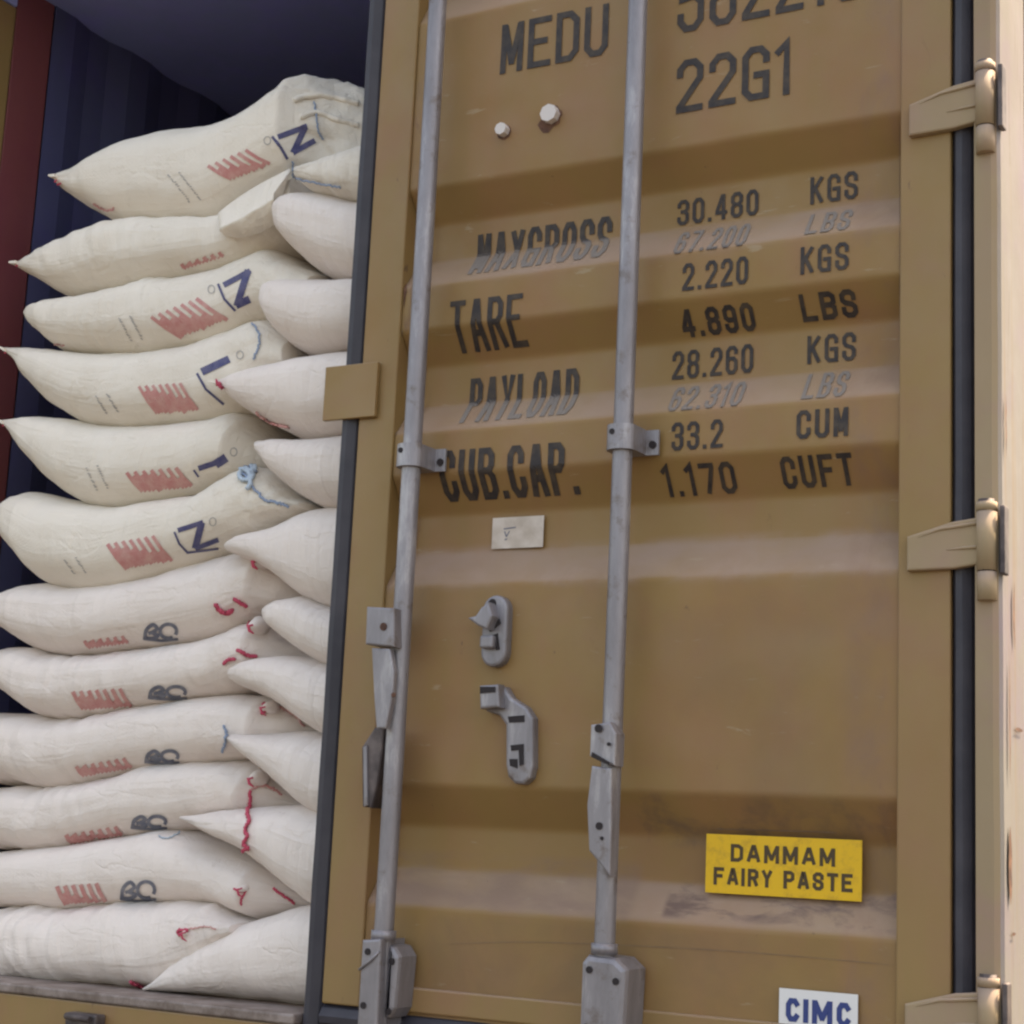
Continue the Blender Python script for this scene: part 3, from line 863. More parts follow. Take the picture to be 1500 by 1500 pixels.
# small worn label
a = dat(722, 762); c = dat(795, 800)
yl = YI - .006
a = at(722, 759, yl); c = at(795, 801, yl)
b = MB(); b.box(a.x, c.x, yl, yl + .001, c.z, a.z); D(b, 'sticker', M['label'], 'small worn white label')
b = MB(); x, z = at(738, 775, yl).x, at(738, 775, yl).z
for i, (dx0, dz0, dx1, dz1) in enumerate(((0, 0, .024, .002), (.002, -.004, .006, -.014), (.006, -.014, .012, -.004), (.008, -.018, .003, -.019))):
    ribbon(b.bm, [(x + dx0, z + dz0), (x + dx1, z + dz1)], .0022, lambda X, Z: Vector((X, yl - .0006 - i * .00005, Z)), .01, 1)
D(b, 'sticker_text', M['pr_dark'])

# ---- rust and scrapes on the sheet


m, t, b_ = mat('grime', (.16, .10, .08), .9)
M['grime'] = m
n = noise_tex(t, 40, 6, .7); t.links.new(ramp(t, n.outputs[0], [(.35, (.18, .115, .08)), (.7, (.25, .175, .12))]).outputs[0], b_.inputs['Base Color'])

def seam(pts, th, m, name='rust_streak', off=.0012):
    b = MB(); pl = interp(pts, 60); k = [0]
    top, bot = [], []
    for i, q in enumerate(pl):
        w_ = th * (.35 + .9 * abs(noise.noise(Vector((q.x * .9, q.y * .06, 3))))) * min(1, i / 5 + .1, (59 - i) / 5 + .1)
        d = (pl[min(i + 1, 59)] - pl[max(i - 1, 0)]).normalized(); nn = Vector((-d.y, d.x))
        for lst, s_ in ((top, 1), (bot, -1)):
            r = q + nn * w_ * s_ / 2; p = dat(r.x, r.y); lst.append(b.bm.verts.new((p.x, prof(p.z) + dent(p.x, p.z) - off, p.z)))
    for i in range(59): b.bm.faces.new((top[i], top[i + 1], bot[i + 1], bot[i]))
    return D(b, name, m)


seam([(603, 295), (600, 340), (596, 400), (592, 450)], 5, M['rust']); seam([(590, 480), (586, 560), (580, 640)], 3.5, M['grime'])
seam([(566, 780), (560, 860), (556, 900)], 3, M['rust']); seam([(540, 1190), (536, 1260), (533, 1330)], 4.5, M['rust'])
seam([(640, 1384), (760, 1380), (900, 1384), (1050, 1392), (1180, 1402), (1310, 1414)], 1.6, M['grime'], 'sheet_crease')
seam([(1318, 150), (1318, 300), (1318, 600), (1319, 900), (1319, 1300)], 1.4, M['grime'])
seam([(1040, 1214), (1110, 1216), (1180, 1218), (1230, 1220)], 3, M['grime'])


# ---------------------------------------------------------------- the sacks
SACKS = {}


NT, NA = 150, 72


def make_sack(key, top, bot, yf, wd, label, matname, crumple=1.0, power=2.75, grow=1.05, ribs=1.0, blunt=(0, 0), ytop=None, cs=.72, recede=0.0, rs=.84):
    """pillow shaped sack between an upper and a lower outline; yf is its front, wd its half depth"""
    seed = sum(ord(c) for c in key) * 1.37
    T = interp(top, NT); B = interp(bot, NT)
    secs = []
    for i in range(NT):
        b3 = at(B[i].x, B[i].y, yf + .02); t3 = at(T[i].x, T[i].y, yf + .02)
        if ytop: t3.z = at(T[i].x, T[i].y, ytop).z
        secs.append((t3, b3))
    cen = Vector((sum(((a + c) * .5).x for a, c in secs) / NT, yf + wd, sum(((a + c) * .5).z for a, c in secs) / NT))
    bm = bmesh.new(); uvl = bm.loops.layers.uv.new('UVMap')
    rings = []
    for i, (a, c) in enumerate(secs):
        f = i / (NT - 1)
        mid = (a + c) * .5; half = (a - c) * .5; h = half.length * grow + .003
        ax = half.normalized()
        e = min(f, 1 - f); wt = wd * (.93 + .07 * min(1, e / .1))
        for fe, bl in ((f, blunt[0]), (1 - f, blunt[1])):
            if bl and fe < bl:
                rr = math.sqrt(max(0, 1 - (1 - fe / bl) ** 2)); h *= .15 + .85 * rr; wt *= .80 + .20 * rr
        tb = (secs[min(i + 1, NT - 1)][0] + secs[min(i + 1, NT - 1)][1]) * .5 - (secs[max(i - 1, 0)][0] + secs[max(i - 1, 0)][1]) * .5
        yr = recede * min(1, max(0, (f - rs) / .16)) ** .8 if recede else 0
        ring = []
        for k in range(NA):
            q = 2 * math.pi * k / NA
            cq, sq = math.cos(q), math.sin(q)
            u = math.copysign(abs(cq) ** (2 / power), cq); v_ = math.copysign(abs(sq) ** (2 / power), sq)
            # q=pi: front (towards the door), q=pi/2: up
            p = Vector((mid.x, yf + wd + yr + u * (wt - yr * .5), mid.z)) + ax * (v_ * h)
            nrm = Vector((0, u / wt, 0)) + ax * (v_ / max(h, .012)); nrm.normalize()
            cp = Vector((p.x * 1.0, p.y, p.z)) + Vector((seed, seed * .3, 0))
            lump = noise.noise(cp * 7) * .0045 + noise.noise(cp * 15) * .0028
            ringw = noise.noise(Vector((p.x * 52 + noise.noise(cp * 6) * 2.2, seed, v_ * 1.6))) * .0034 * ribs * (1.0 if f < .45 else .55)
            cr = abs(noise.noise(Vector((p.x * 11 + p.z * 9, p.z * 20 - p.x * 6, seed)))) * .012 * crumple * min(1, max(0, (f - cs) / .14))
            e1 = max(0, 1 - e / .16) ** 1.5                       # pleats gathered toward the ends
            cr += abs(noise.noise(Vector((v_ * 5.5, u * 4, seed + f * 3)))) * .007 * e1
            if crumple > 1.2: cr += (abs(noise.noise(Vector((p.x * 26 + p.z * 20, p.z * 40 - p.x * 18, seed + 9)))) * .010 + abs(noise.noise(Vector((p.x * 60, p.z * 55, seed)))) * .003) * (crumple - .6) * .6 * min(1, max(0, (f - cs) / .10))
            cr += abs(noise.noise(Vector((p.x * 9 - p.z * 14, p.z * 12, seed + 4)))) * .006 * crumple * max(0, (.22 - f) / .22)
            d = (lump + ringw - cr) * min(1, h / .03) * min(1, .35 + e / .06)
            ring.append(bm.verts.new(p + nrm * d - cen))
        rings.append(ring)
    for i in range(NT - 1):
        for k in range(NA):
            f_ = bm.faces.new((rings[i][k], rings[i + 1][k], rings[i + 1][(k + 1) % NA], rings[i][(k + 1) % NA])); f_.smooth = True
            for lp_, (uu, vv) in zip(f_.loops, ((i, k), (i + 1, k), (i + 1, k + 1), (i, k + 1))): lp_[uvl].uv = (uu / NT * .8 + seed, vv / NA)
    bm.faces.new(rings[0]); bm.faces.new(list(reversed(rings[-1])))
    bmesh.ops.recalc_face_normals(bm, faces=bm.faces)
    me = bpy.data.meshes.new('sack'); bm.to_mesh(me)
    bv = bm.copy(); bmesh.ops.translate(bv, verts=bv.verts, vec=cen); tree = BVHTree.FromBMesh(bv); bv.free(); bm.free()
    me.materials.append(M[matname])
    o = bpy.data.objects.new('sack', me); o.location = cen; link(o)
    o['label'] = label; o['category'] = 'sack'; o['group'] = 'white sacks stacked inside the open half of the container'
    SACKS[key] = (o, tree, secs)
    return o


LY, LW = .115, .20          # left column: front plane, half depth
RY, RW = .072, .20
SP = [
 # key, top outline, bottom outline, front, half depth, label, material, extra
 ('L1', [(80, 268), (112, 246), (150, 222), (200, 203), (265, 196), (325, 180), (380, 146), (412, 116), (440, 108), (490, 110), (540, 126), (600, 140)],
  [(80, 274), (108, 293), (140, 311), (180, 318), (250, 318), (300, 312), (345, 290), (400, 262), (440, 248), (480, 256), (530, 262), (600, 262)], LY + .01, LW,
  'topmost sack, its crumpled open mouth rising to the right against the dark interior', 'sack_w', dict(crumple=2.6, ribs=.3, ytop=LY + .10, cs=.60, recede=.07, rs=.655)),
 ('L2', [(24, 380), (60, 350), (110, 322), (165, 308), (230, 305), (310, 304), (345, 284), (395, 258), (425, 245)],
  [(25, 393), (50, 411), (85, 423), (150, 416), (200, 408), (300, 392), (345, 380), (390, 358), (425, 320)], LY, LW, 'second left sack from the top, a folded square flap at its right end', 'sack_w', dict(ribs=1.4)),
 ('L3', [(27, 450), (50, 433), (110, 418), (170, 403), (205, 392), (240, 394), (290, 385), (340, 366), (378, 347), (400, 362), (450, 390)],
  [(29, 462), (48, 490), (75, 506), (150, 510), (220, 508), (300, 498), (350, 474), (380, 462), (400, 462), (450, 455)], LY, LW, 'third left sack from the top, a whole blue letter N beside red stripes', 'sack_w', dict(blunt=(.06, 0))),
 ('L4', [(7, 506), (30, 502), (70, 504), (120, 507), (170, 506), (215, 500), (270, 490), (320, 470), (360, 455), (385, 462), (415, 490)],
  [(9, 518), (28, 554), (60, 590), (100, 612), (160, 620), (220, 618), (280, 611), (330, 596), (365, 575), (390, 560), (415, 545)], LY, LW, 'fourth left sack from the top, red stitched tip at the wall, blue letter half hidden', 'sack_w', dict(ribs=.6)),
 ('L5', [(4, 612), (35, 602), (60, 603), (110, 611), (160, 613), (220, 611), (280, 604), (325, 594), (348, 608), (364, 640), (385, 655)],
  [(6, 625), (25, 665), (58, 705), (90, 727), (140, 738), (200, 732), (260, 720), (310, 702), (345, 690), (365, 680), (385, 672)], LY, LW, 'fifth left sack from the top, a thick blue dash low at its right end', 'sack_w', dict(ribs=.4, crumple=.6, recede=.09)),
 ('L6', [(-16, 718), (15, 713), (60, 722), (100, 730), (150, 732), (220, 722), (280, 712), (318, 688), (350, 672), (378, 682), (405, 706), (440, 735)],
  [(-16, 790), (8, 815), (40, 850), (100, 860), (150, 857), (210, 843), (270, 820), (320, 797), (370, 778), (410, 762), (425, 752), (440, 745)], LY - .01, LW, 'sixth left sack from the top, its mouth tied with pale blue plastic', 'sack_w', dict(crumple=1.6, ribs=.4, blunt=(.05, 0))),
 ('L7', [(-60, 890), (-20, 866), (15, 852), (48, 849), (93, 853), (149, 846), (224, 829), (299, 808), (352, 800), (381, 808), (396, 823), (414, 852), (435, 868)],
  [(-60, 900), (-20, 915), (5, 932), (22, 945), (56, 954), (112, 953), (179, 946), (224, 941), (280, 933), (317, 924), (355, 902), (395, 890), (435, 876)], LY, LW, 'seventh left sack from the top, two red stitched corners at its right end', 'sack_p', dict(ribs=.7, recede=.09)),
 ('L8', [(-60, 968), (-20, 950), (10, 944), (52, 952), (100, 954), (160, 950), (240, 938), (300, 924), (332, 908), (352, 902), (372, 908), (388, 922), (432, 952)],
  [(-60, 990), (-20, 1008), (8, 1028), (24, 1042), (60, 1050), (120, 1047), (160, 1039), (208, 1031), (280, 1020), (320, 1014), (360, 996), (395, 980), (432, 962)], LY, LW, 'eighth left sack from the top, a pinched peak at its right end', 'sack_p', dict(crumple=1.5, ribs=1.4, recede=.09)),
 ('L9', [(-130, 1070), (-70, 1046), (20, 1044), (60, 1048), (120, 1040), (200, 1026), (260, 1018), (320, 1014), (380, 1015), (400, 1020), (416, 1036), (456, 1070)],
  [(-130, 1100), (-70, 1135), (0, 1146), (24, 1152), (60, 1152), (96, 1147), (140, 1140), (200, 1126), (260, 1119), (330, 1112), (390, 1098), (456, 1082)], LY, LW, 'ninth left sack from the top, a blue thread hanging beside its navy mark', 'sack_p', dict(ribs=1.2, recede=.09)),
 ('L10', [(-130, 1180), (-70, 1158), (10, 1151), (40, 1150), (92, 1144), (140, 1134), (192, 1118), (240, 1112), (304, 1110), (344, 1111), (368, 1118), (384, 1136), (432, 1180)],
  [(-130, 1205), (-70, 1235), (0, 1243), (24, 1248), (60, 1246), (100, 1238), (180, 1224), (240, 1217), (280, 1208), (330, 1200), (384, 1194), (432, 1190)], LY, LW, 'tenth left sack from the top, wavy red thread hanging from its right end', 'sack_p', dict(ribs=1.4, recede=.09)),
 ('L11', [(-130, 1280), (-70, 1256), (0, 1244), (80, 1234), (172, 1220), (228, 1216), (280, 1232), (328, 1248), (360, 1260), (388, 1284), (424, 1314), (440, 1322)],
  [(-130, 1300), (-70, 1326), (28, 1328), (68, 1334), (110, 1330), (160, 1326), (240, 1324), (290, 1326), (325, 1338), (350, 1350), (395, 1340), (440, 1328)], LY - .02, LW, 'second left sack from the floor, drooping to the right with a complete navy mark', 'sack_p', dict(ribs=.4, recede=.09)),
 ('L12', [(-130, 1370), (-70, 1340), (0, 1330), (24, 1325), (68, 1330), (120, 1322), (200, 1320), (260, 1318), (288, 1322), (312, 1334), (338, 1352)],
  [(-130, 1395), (-70, 1430), (0, 1441), (60, 1444), (110, 1447), (150, 1450), (190, 1453), (220, 1455), (260, 1440), (300, 1410), (338, 1370)], LY - .05, LW, 'bottom left sack lying on the sill, covered in fine upright creases', 'sack_p', dict(ribs=2.2)),
 ('R1', [(424, 238), (436, 236), (458, 230), (490, 215), (530, 198), (600, 180)], [(428, 262), (444, 272), (480, 284), (530, 294), (565, 296), (600, 296)], RY, RW * .8,
  'crumpled sack end tucked under the topmost sack beside the door gasket', 'sack_w', dict(crumple=1.4, blunt=(.06, 0))),
 ('R2', [(394, 290), (404, 278), (424, 270), (455, 270), (500, 280), (560, 286), (620, 290)], [(397, 340), (412, 358), (436, 378), (475, 394), (510, 402), (560, 404), (620, 400)], RY, RW, 'plain bulging sack by the door, just right of the square flap', 'sack_p', dict(ribs=.2, blunt=(.06, 0))),
 ('R3', [(378, 408), (388, 401), (412, 397), (455, 397), (505, 394), (560, 390), (620, 388)], [(378, 455), (390, 484), (412, 500), (445, 507), (500, 502), (560, 500), (620, 498)], RY, RW, 'plain sack by the door, right of the whole blue letter N', 'sack_p', dict(ribs=.2, blunt=(.05, 0))),
 ('R4', [(316, 556), (340, 541), (375, 526), (430, 512), (495, 502), (560, 498), (620, 496)], [(318, 566), (345, 595), (380, 616), (430, 630), (490, 628), (560, 626), (620, 624)], RY - .004, RW, 'sack with a red stitched tip pointing left across the half hidden blue letter', 'sack_p', dict(ribs=.2)),
 ('R5', [(370, 637), (400, 634), (450, 632), (492, 628), (560, 625), (620, 624)], [(380, 676), (398, 702), (422, 722), (458, 738), (500, 740), (560, 740), (620, 740)], RY, RW, 'sharp cornered sack by the door, just under the tan lap plate', 'sack_p', dict(ribs=.2)),
 ('R6', [(322, 796), (345, 780), (385, 766), (420, 746), (450, 736), (500, 732), (560, 732), (600, 732)], [(326, 808), (372, 830), (396, 850), (412, 866), (436, 880), (475, 892), (540, 894), (600, 896)], RY + .005, RW, 'tallest plain sack by the door, below the pale blue tie', 'sack_p', dict(ribs=.2, blunt=(.05, 0))),
 ('R7', [(376, 884), (392, 873), (415, 867), (440, 871), (475, 885), (530, 892), (600, 896)], [(382, 914), (402, 935), (425, 954), (450, 970), (480, 980), (530, 985), (600, 985)], RY + .005, RW, 'sack by the door right of the two red stitched corners', 'sack_p', dict(ribs=.5, blunt=(.06, 0))),
 ('R8', [(326, 974), (350, 962), (390, 956), (425, 957), (465, 966), (520, 975), (600, 980)], [(330, 1003), (360, 1014), (388, 1028), (410, 1046), (434, 1066), (470, 1083), (520, 1085), (600, 1085)], RY, RW, 'sack by the door right of the pinched peak', 'sack_p', dict(ribs=.4, blunt=(.05, 0))),
 ('R9', [(331, 1073), (370, 1071), (420, 1070), (458, 1074), (520, 1078), (600, 1080)], [(335, 1090), (352, 1112), (378, 1136), (402, 1163), (430, 1188), (465, 1201), (520, 1200), (600, 1200)], RY, RW, 'pointed sack by the door, its tip touching the hanging blue thread', 'sack_p', dict(ribs=.3)),
 ('R10', [(264, 1195), (300, 1187), (350, 1182), (395, 1179), (430, 1180), (470, 1184), (520, 1186), (600, 1190)], [(266, 1201), (300, 1226), (350, 1254), (384, 1284), (412, 1312), (445, 1332), (520, 1335), (600, 1335)], RY - .004, RW, 'long pointed sack by the door that the wavy red thread lies across', 'sack_p', dict(ribs=.5)),
 ('R11', [(211, 1446), (240, 1414), (280, 1381), (325, 1356), (380, 1338), (430, 1326), (500, 1322), (600, 1320)], [(212, 1452), (250, 1460), (330, 1468), (435, 1478), (500, 1484), (560, 1488), (600, 1490)], RY - .012, RW, 'bottom right sack on the sill, swelling from a pointed tip toward the door', 'sack_p', dict(ribs=.4)),
]
for s in SP: make_sack(s[0], s[1], s[2], s[3], s[4], s[5], s[6], **s[7])

# ---- printing and stitching lies on the cloth; each patch is laid onto its own sack


def lay(key, off):
    o, tree, _ = SACKS[key]

    def f(px, py):
        d = ray(px, py).normalized()
        hit, nrm, _i, _d = tree.ray_cast(CAM, d)
        if hit is None: return None
        if nrm.dot(d) > 0: nrm = -nrm
        if nrm.dot(d) > -.10: return None
        return hit + nrm * off
    return f


class Patch:
    def __init__(s, key): s.key = key; s.mb = MB(); s.n = 0

    def line(s, pts, th):
        s.n += 1; ribbon(s.mb.bm, pts, th, lay(s.key, .0012 + .00012 * (s.n % 5)), 2.0, 2 if th < 6 else 4); return s

    def done(s, name, m):
        if not s.mb.bm.verts: return
        s.mb.build(name, m, SACKS[s.key][0])


def stripes(key, O, A, B, n0, th=4.6, fill=.45):
    """slanted stripes whose lower left part has run together into a solid patch"""
    p = Patch(key); O = Vector(O); A = Vector(A); B = Vector(B)
    sp = abs(A.x * B.y - A.y * B.x) / B.length; rnd = random.Random(int(O.x))
    for i in range(n0):
        q = O + A * i; bow = Vector((-B.y, B.x)).normalized() * 1.5
        p.line([q, q + B * .5 + bow, q + B * rnd.uniform(.94, 1.04)], sp * rnd.uniform(.50, .60))
        if i < n0 - 1:
            q2 = O + A * (i + .5); f0 = min(.9, max(.18, (1 - fill) * .7 + .75 * (i / n0 - .25) + rnd.uniform(-.06, .06)))
            p.line([q2 + B * f0, q2 + B * .97], sp * .72)
    p.done('red_stripe_print', M['pr_red'])


stripes('L1', (305, 243), (11, -4.6), (36, 20), 6, 4.4, .35)
stripes('L2', (266, 386), (11, -3.4), (7, 6), 6, 4, .3)
stripes('L3', (222, 464), (11, -4.4), (44, 30), 7, 4.8, .5)
stripes('L4', (204, 566), (10, -.8), (27, 40), 7, 5.6, .75)
stripes('L5', (186, 692), (12, -1.2), (24, 28), 7, 5.6, .8)
stripes('L6', (158, 797), (11, -2.0), (28, 36), 7, 4.8, .6)
stripes('L7', (124, 938), (11, -1.4), (9, 10), 6, 4.6, .6)
stripes('L8', (107, 1013), (11.5, -.8), (16, 26), 7, 3.8, .45)
stripes('L9', (112, 1122), (11.5, -2), (12, 14), 7, 4, .5)
stripes('L10', (97, 1222), (12, -2), (10, 13), 7, 4, .5)
stripes('L11', (84, 1298), (11.5, -.9), (13, 26), 6, 3.4, .12)


def mark(key, lines, name='blue_letter_print', m='pr_blue'):
    p = Patch(key)
    for pts, th in lines: p.line([tuple(q) for q in interp(pts, len(pts) * 4)] if name[:4] == 'navy' else pts, th)
    p.done(name, M[m])


mark('L1', [([(407, 201), (450, 185)], 8), ([(447, 186), (429, 224)], 9), ([(429, 224), (461, 206)], 8), ([(399, 200), (410, 214), (421, 233)], 4)])
mark('L3', [([(328, 418), (367, 397)], 8), ([(364, 396), (347, 448)], 10), ([(346, 447), (366, 438)], 11), ([(320, 416), (329, 438), (345, 455)], 3.5)])
mark('L4', [([(296, 545), (336, 526)], 11), ([(289, 547), (302, 570), (328, 592)], 3.5)])
mark('L5', [([(291, 686), (318, 677)], 8), ([(316, 680), (331, 670)], 13), ([(284, 688), (291, 698)], 3)])
mark('L6', [([(261, 777), (298, 765)], 7), ([(296, 765), (286, 803)], 10), ([(286, 803), (320, 790)], 7), ([(256, 779), (263, 796), (275, 809), (320, 803)], 3)])


def navy(key, cx, cy, w_, h_):
    L_ = []
    x, y = cx - w_ * .25, cy
    L_.append(([(x - w_ * .22, y + h_ * .45), (x - w_ * .17, y - h_ * .1), (x + w_ * .02, y - h_ * .42), (x + w_ * .14, y - h_ * .15), (x, y + h_ * .1), (x + w_ * .17, y + h_ * .28), (x, y + h_ * .48), (x - w_ * .22, y + h_ * .45)], 5.4))
    L_.append(([(x - w_ * .12, y + h_ * .15), (x + w_ * .05, y + h_ * .05)], 5))
    x = cx + w_ * .22
    ring = [(x + w_ * .24 * math.cos(q), y + h_ * .46 * math.sin(q)) for q in [R(a) for a in range(60, 391, 30)]]
    L_.append((ring, 5.0)); L_.append(([(cx - w_ * .5, cy + h_ * .5), (cx, cy + h_ * .62), (cx + w_ * .5, cy + h_ * .52)], 3.6))
    mark(key, L_, 'navy_mark_print', 'pr_dark')


navy('L7', 236, 924, 50, 22); navy('L8', 246, 1013, 56, 17); navy('L9', 238, 1107, 50, 17); navy('L10', 219, 1203, 52, 17); navy('L11', 203, 1303, 52, 26)


def greys(key, x, y, dx, dy, n0, cols=2, seed=1):
    rnd = random.Random(seed); p = Patch(key)
    for c in range(cols):
        for i in range(n0):
            q = (x + dx * i / n0 + c * 16, y + dy * i / n0 - c * 3)
            p.line([q, (q[0] + rnd.uniform(2, 4), q[1] + rnd.uniform(-1, 3))], rnd.uniform(1.2, 2.2))
    p.done('small_grey_print', M['pr_grey'])


greys('L1', 246, 256, 32, 40, 14, 2, 1); greys('L3', 174, 466, 18, 34, 12, 2, 2); greys('L4', 140, 580, 16, 26, 10, 2, 3); greys('L5', 126, 686, 16, 34, 10, 2, 4); greys('L6', 94, 820, 16, 22, 9, 2, 5)
for k_, x, y in (('L1', 392, 206), ('L3', 310, 424), ('L4', 352, 520), ('L5', 342, 662), ('L6', 312, 764)):
    p = Patch(k_); p.line([(x + 5 * math.cos(q), y + 6 * math.sin(q)) for q in [R(a) for a in range(0, 361, 40)]], 1.4); p.done('small_grey_print', M['pr_grey'])


def thread(key, pts, rad, m, name, off=.001, jitter=1.2, on=None):
    """a thread laid on the cloth; 'on' lists further sacks it crosses"""
    keys = [key] + (on or []); pl = interp(pts, max(8, int(len(pts) * 7))); rnd = random.Random(len(pts) + int(pts[0][0]))
    out = []
    for q in pl:
        best = None
        for k_ in keys:
            h = lay(k_, off + rad)(q.x + rnd.uniform(-jitter, jitter), q.y + rnd.uniform(-jitter, jitter))
            if h is not None and (best is None or (h - CAM).length < (best - CAM).length): best = h
        if best is not None: out.append(best)
    if len(out) > 2:
        b = MB(); b.tube(out, rad, 6); b.build(name, M[m], SACKS[key][0], smooth=True)


# red stitching at the pinched ends


def tip(key, f=.012, n0=7, end=0, rad=.0022, m='thread', span=(-.8, .8)):
    """stitched seam at the sack's end: a zigzag of thread over the pinched edge"""
    o, tree, secs = SACKS[key]
    i = 0 if end == 0 else NT - 1; j = 5 if end == 0 else NT - 6
    a, c = secs[i]; a2, c2 = secs[j]
    yf = a.y
    sp = [s for s in SP if s[0] == key][0]; y0 = sp[3]; wd = sp[4]
    mid = (a + c) * .5; mid2 = (a2 + c2) * .5; out = (mid - mid2).normalized()
    hh = (a - c).length * .5 + .004
    pts = []
    for k in range(n0 * 2):
        q = k / (n0 * 2 - 1); y = y0 + .012 + q * wd * 1.8; s = 1 if k % 2 else -1
        pts.append(Vector((mid.x, y, mid.z)) + out * (.003 if k % 2 else -.008) + Vector((0, 0, s * hh * .5)))
    b = MB(); b.tube(pts, rad, 6); b.build('stitching', M[m], o)
    # a stub of seam cloth beyond the stitch
    b = MB(); prev = None
    for k in range(13):
        q = k / 12; y = y0 + .006 + q * wd * 1.9
        w0 = Vector((mid.x, y, mid.z)); e0 = out * (.010 + .004 * noise.noise(Vector((q * 7, mid.z * 5, 0)))); up = Vector((0, 0, .0035))
        cur = [b.bm.verts.new(w0 - out * .01 + up), b.bm.verts.new(w0 + e0 + up * .6), b.bm.verts.new(w0 + e0 - up * .6), b.bm.verts.new(w0 - out * .01 - up)]
        if prev:
            for u in range(4): b.bm.faces.new((prev[u], prev[(u + 1) % 4], cur[(u + 1) % 4], cur[u]))
        else: b.bm.faces.new(cur)
        prev = cur
    b.bm.faces.new(prev); b.build('seam_hem', M['sack_w'], o)


for k_ in ('L1', 'L2', 'L4', 'L5', 'R4'): tip(k_)
thread('L1', [(80, 276), (84, 270), (90, 268)], .002, 'thread', 'stitching'); thread('L1', [(138, 297), (146, 302), (158, 308), (168, 304)], .0022, 'pr_red', 'stitching')
thread('L3', [(60, 498), (75, 503), (95, 505)], .0015, 'pr_red', 'stitching')
thread('R4', [(318, 556), (322, 563), (328, 568), (322, 560)], .0025, 'thread', 'stitching'); thread('R4', [(378, 603), (388, 612), (405, 620), (425, 624)], .0028, 'pr_red', 'stitching')
thread('L7', [(372, 832), (376, 822), (384, 818), (394, 824), (400, 828)], .0026, 'thread', 'stitching'); thread('L7', [(318, 884), (324, 892), (334, 896), (342, 890)], .0048, 'thread', 'stitching')
thread('L7', [(344, 876), (352, 881), (362, 886)], .004, 'thread', 'stitching', on=['L8'])
thread('L8', [(363, 900), (366, 910), (364, 922), (370, 914)], .003, 'thread', 'stitching'); thread('L8', [(328, 973), (336, 966), (346, 964)], .0035, 'thread', 'stitching', on=['R8'])
thread('L8', [(350, 954), (358, 958), (368, 961), (376, 960)], .0038, 'thread', 'stitching', on=['R8'])
thread('L9', [(384, 1034), (388, 1038), (384, 1046)], .0045, 'thread', 'stitching'); thread('L9', [(388, 1033), (410, 1038), (430, 1048), (445, 1064)], .0022, 'pr_red', 'stitching')
thread('L9', [(329, 1063), (333, 1074), (331, 1086), (326, 1100)], .0026, 'tie', 'blue_thread', on=['R9'])
thread('L10', [(366, 1158), (366, 1168), (365, 1182), (362, 1192), (366, 1204), (361, 1216), (364, 1226), (359, 1236), (366, 1241), (358, 1244)], .0036, 'thread', 'loose_red_thread', on=['R10'])
thread('L10', [(366, 1157), (380, 1152), (396, 1154), (412, 1164)], .0024, 'pr_red', 'stitching')
thread('L11', [(298, 1322), (308, 1332), (322, 1340), (338, 1346)], .0024, 'thread', 'stitching'); thread('L11', [(344, 1302), (352, 1306), (360, 1302), (354, 1314), (352, 1324)], .0022, 'thread', 'stitching')
thread('L11', [(400, 1302), (415, 1312), (432, 1322)], .0028, 'thread', 'stitching')
thread('L12', [(262, 1368), (266, 1362), (276, 1364), (264, 1370)], .003, 'thread', 'stitching', on=['R11']); thread('L12', [(192, 1436), (202, 1440), (212, 1444)], .0035, 'thread', 'stitching', on=['R11'])
thread('L12', [(276, 1362), (296, 1358), (316, 1360)], .0014, 'pr_red', 'stitching')
thread('L4', [(370, 476), (378, 486), (381, 500), (378, 514), (372, 526)], .0022, 'tie', 'blue_thread', on=['R4'])
thread('L11', [(232, 1226), (244, 1230), (256, 1224), (264, 1220)], .0014, 'tie2', 'blue_thread')
thread('L1', [(460, 150), (463, 168), (466, 190), (474, 204)], .002, 'tie', 'blue_thread', on=['R1']); thread('L1', [(428, 236), (430, 250), (428, 258), (450, 264), (500, 274)], .0018, 'tie', 'blue_thread', on=['R1'])
for pts in ([(430, 148), (446, 142), (470, 140), (500, 146), (525, 152)], [(440, 172), (466, 166), (495, 176), (525, 184)]):
    thread('L1', pts, .0065, 'sack_w', 'mouth_fold', off=-.0052, jitter=.5)
# pale blue plastic tie with its knot on the sixth sack
thread('L6', [(350, 674), (344, 684), (352, 690), (364, 694), (374, 690), (366, 682), (372, 700), (360, 706), (352, 698), (362, 690), (368, 708), (364, 716)], .0048, 'tie2', 'plastic_tie')
thread('L6', [(352, 690), (362, 700), (372, 716), (384, 728), (400, 736), (425, 740)], .0026, 'tie', 'plastic_tie', on=['R6', 'R5']); thread('L6', [(346, 684), (356, 686), (368, 688), (376, 694)], .0035, 'tie', 'plastic_tie')


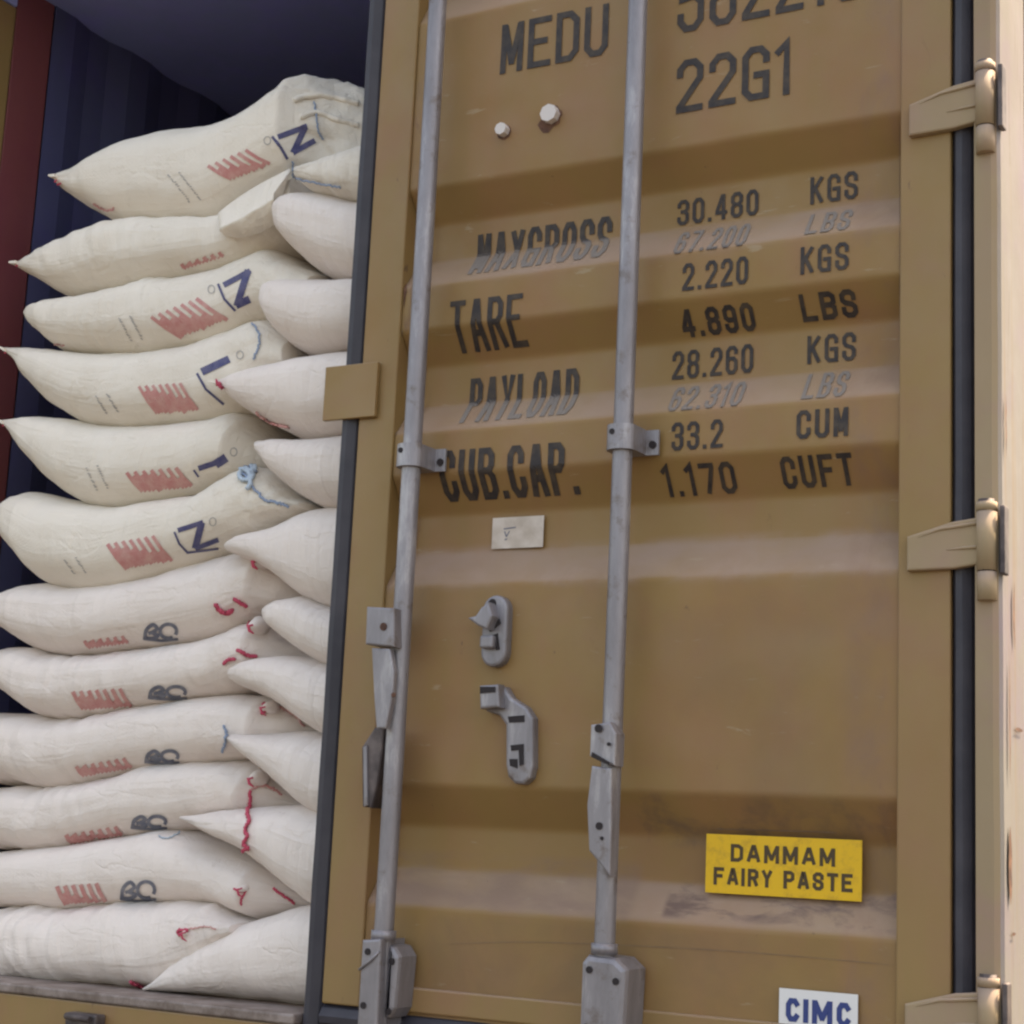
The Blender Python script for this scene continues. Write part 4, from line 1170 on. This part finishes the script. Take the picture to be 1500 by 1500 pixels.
# folded flap on the second sack
def flap():
    o, tree, _ = SACKS['L2']
    Y0 = LY - .012
    A = [(319, 312), (345, 292), (378, 271), (424, 247)]; Bm = [(321, 335), (345, 324), (375, 307), (401, 292)]; C = [(330, 346), (355, 348), (380, 341), (402, 330)]
    b = MB(); rows = []
    for pts, y in ((A, Y0 + .030), ([(x + 1, yy + 4) for x, yy in A], Y0 + .006), ([(x, yy - 9) for x, yy in Bm], Y0 - .004), ([(x, yy - 2) for x, yy in Bm], Y0 - .015), (Bm, Y0 - .017), ([(x, yy + 3) for x, yy in Bm], Y0 - .014), (C, Y0 + .002), ([(x, yy - 2) for x, yy in C], Y0 + .04)):
        pl = interp(pts, 16); rows.append([b.bm.verts.new(at(q.x, q.y, y + .008 * noise.noise(Vector((q.x * .09, q.y * .05, 1))))) for q in pl])
    for r0, r1 in zip(rows, rows[1:]):
        for k in range(15): f = b.bm.faces.new((r0[k], r0[k + 1], r1[k + 1], r1[k])); f.smooth = True
    for side in (0, -1):
        b.bm.faces.new([r[side] for r in rows])
    b.build('folded_flap', M['sack_w'], o)


flap()


# stitched corner tufts that stick out of the bunched right ends


def tuft(key, px, py, size=.018):
    o = SACKS[key][0]; yy = [q for q in SP if q[0] == key][0][3]
    a = at(px + 16, py + 1, yy + .055); c = at(px + 8, py - 1, yy + .015); d = at(px - 1, py + 2, yy - .012)
    b = MB(); b.tube([a, a.lerp(c, .5), c, d], [size * 1.5, size * 1.25, size * .85, size * .35], 12)
    for v in b.bm.verts: v.co += Vector((1, 0, 1)) * .004 * noise.noise(v.co * 45)
    b.build('corner_tuft', M['sack_p'], o, smooth=True)
    b = MB(); e = d
    b.tube([e + Vector((.006, .004, .004)), e + Vector((-.001, -.002, .001)), e + Vector((.002, -.001, -.008)), e + Vector((.009, .004, -.013))], [size * .16, size * .30, size * .26, size * .1], 7)
    b.build('stitching', M['thread'], o, smooth=True)


for k_, x, y, z in (('L7', 372, 822, .019), ('L8', 366, 916, .017), ('L9', 384, 1036, .013), ('L10', 366, 1140, .016), ('L11', 350, 1302, .012), ('L12', 268, 1366, .011)): tuft(k_, x, y, z * .78)
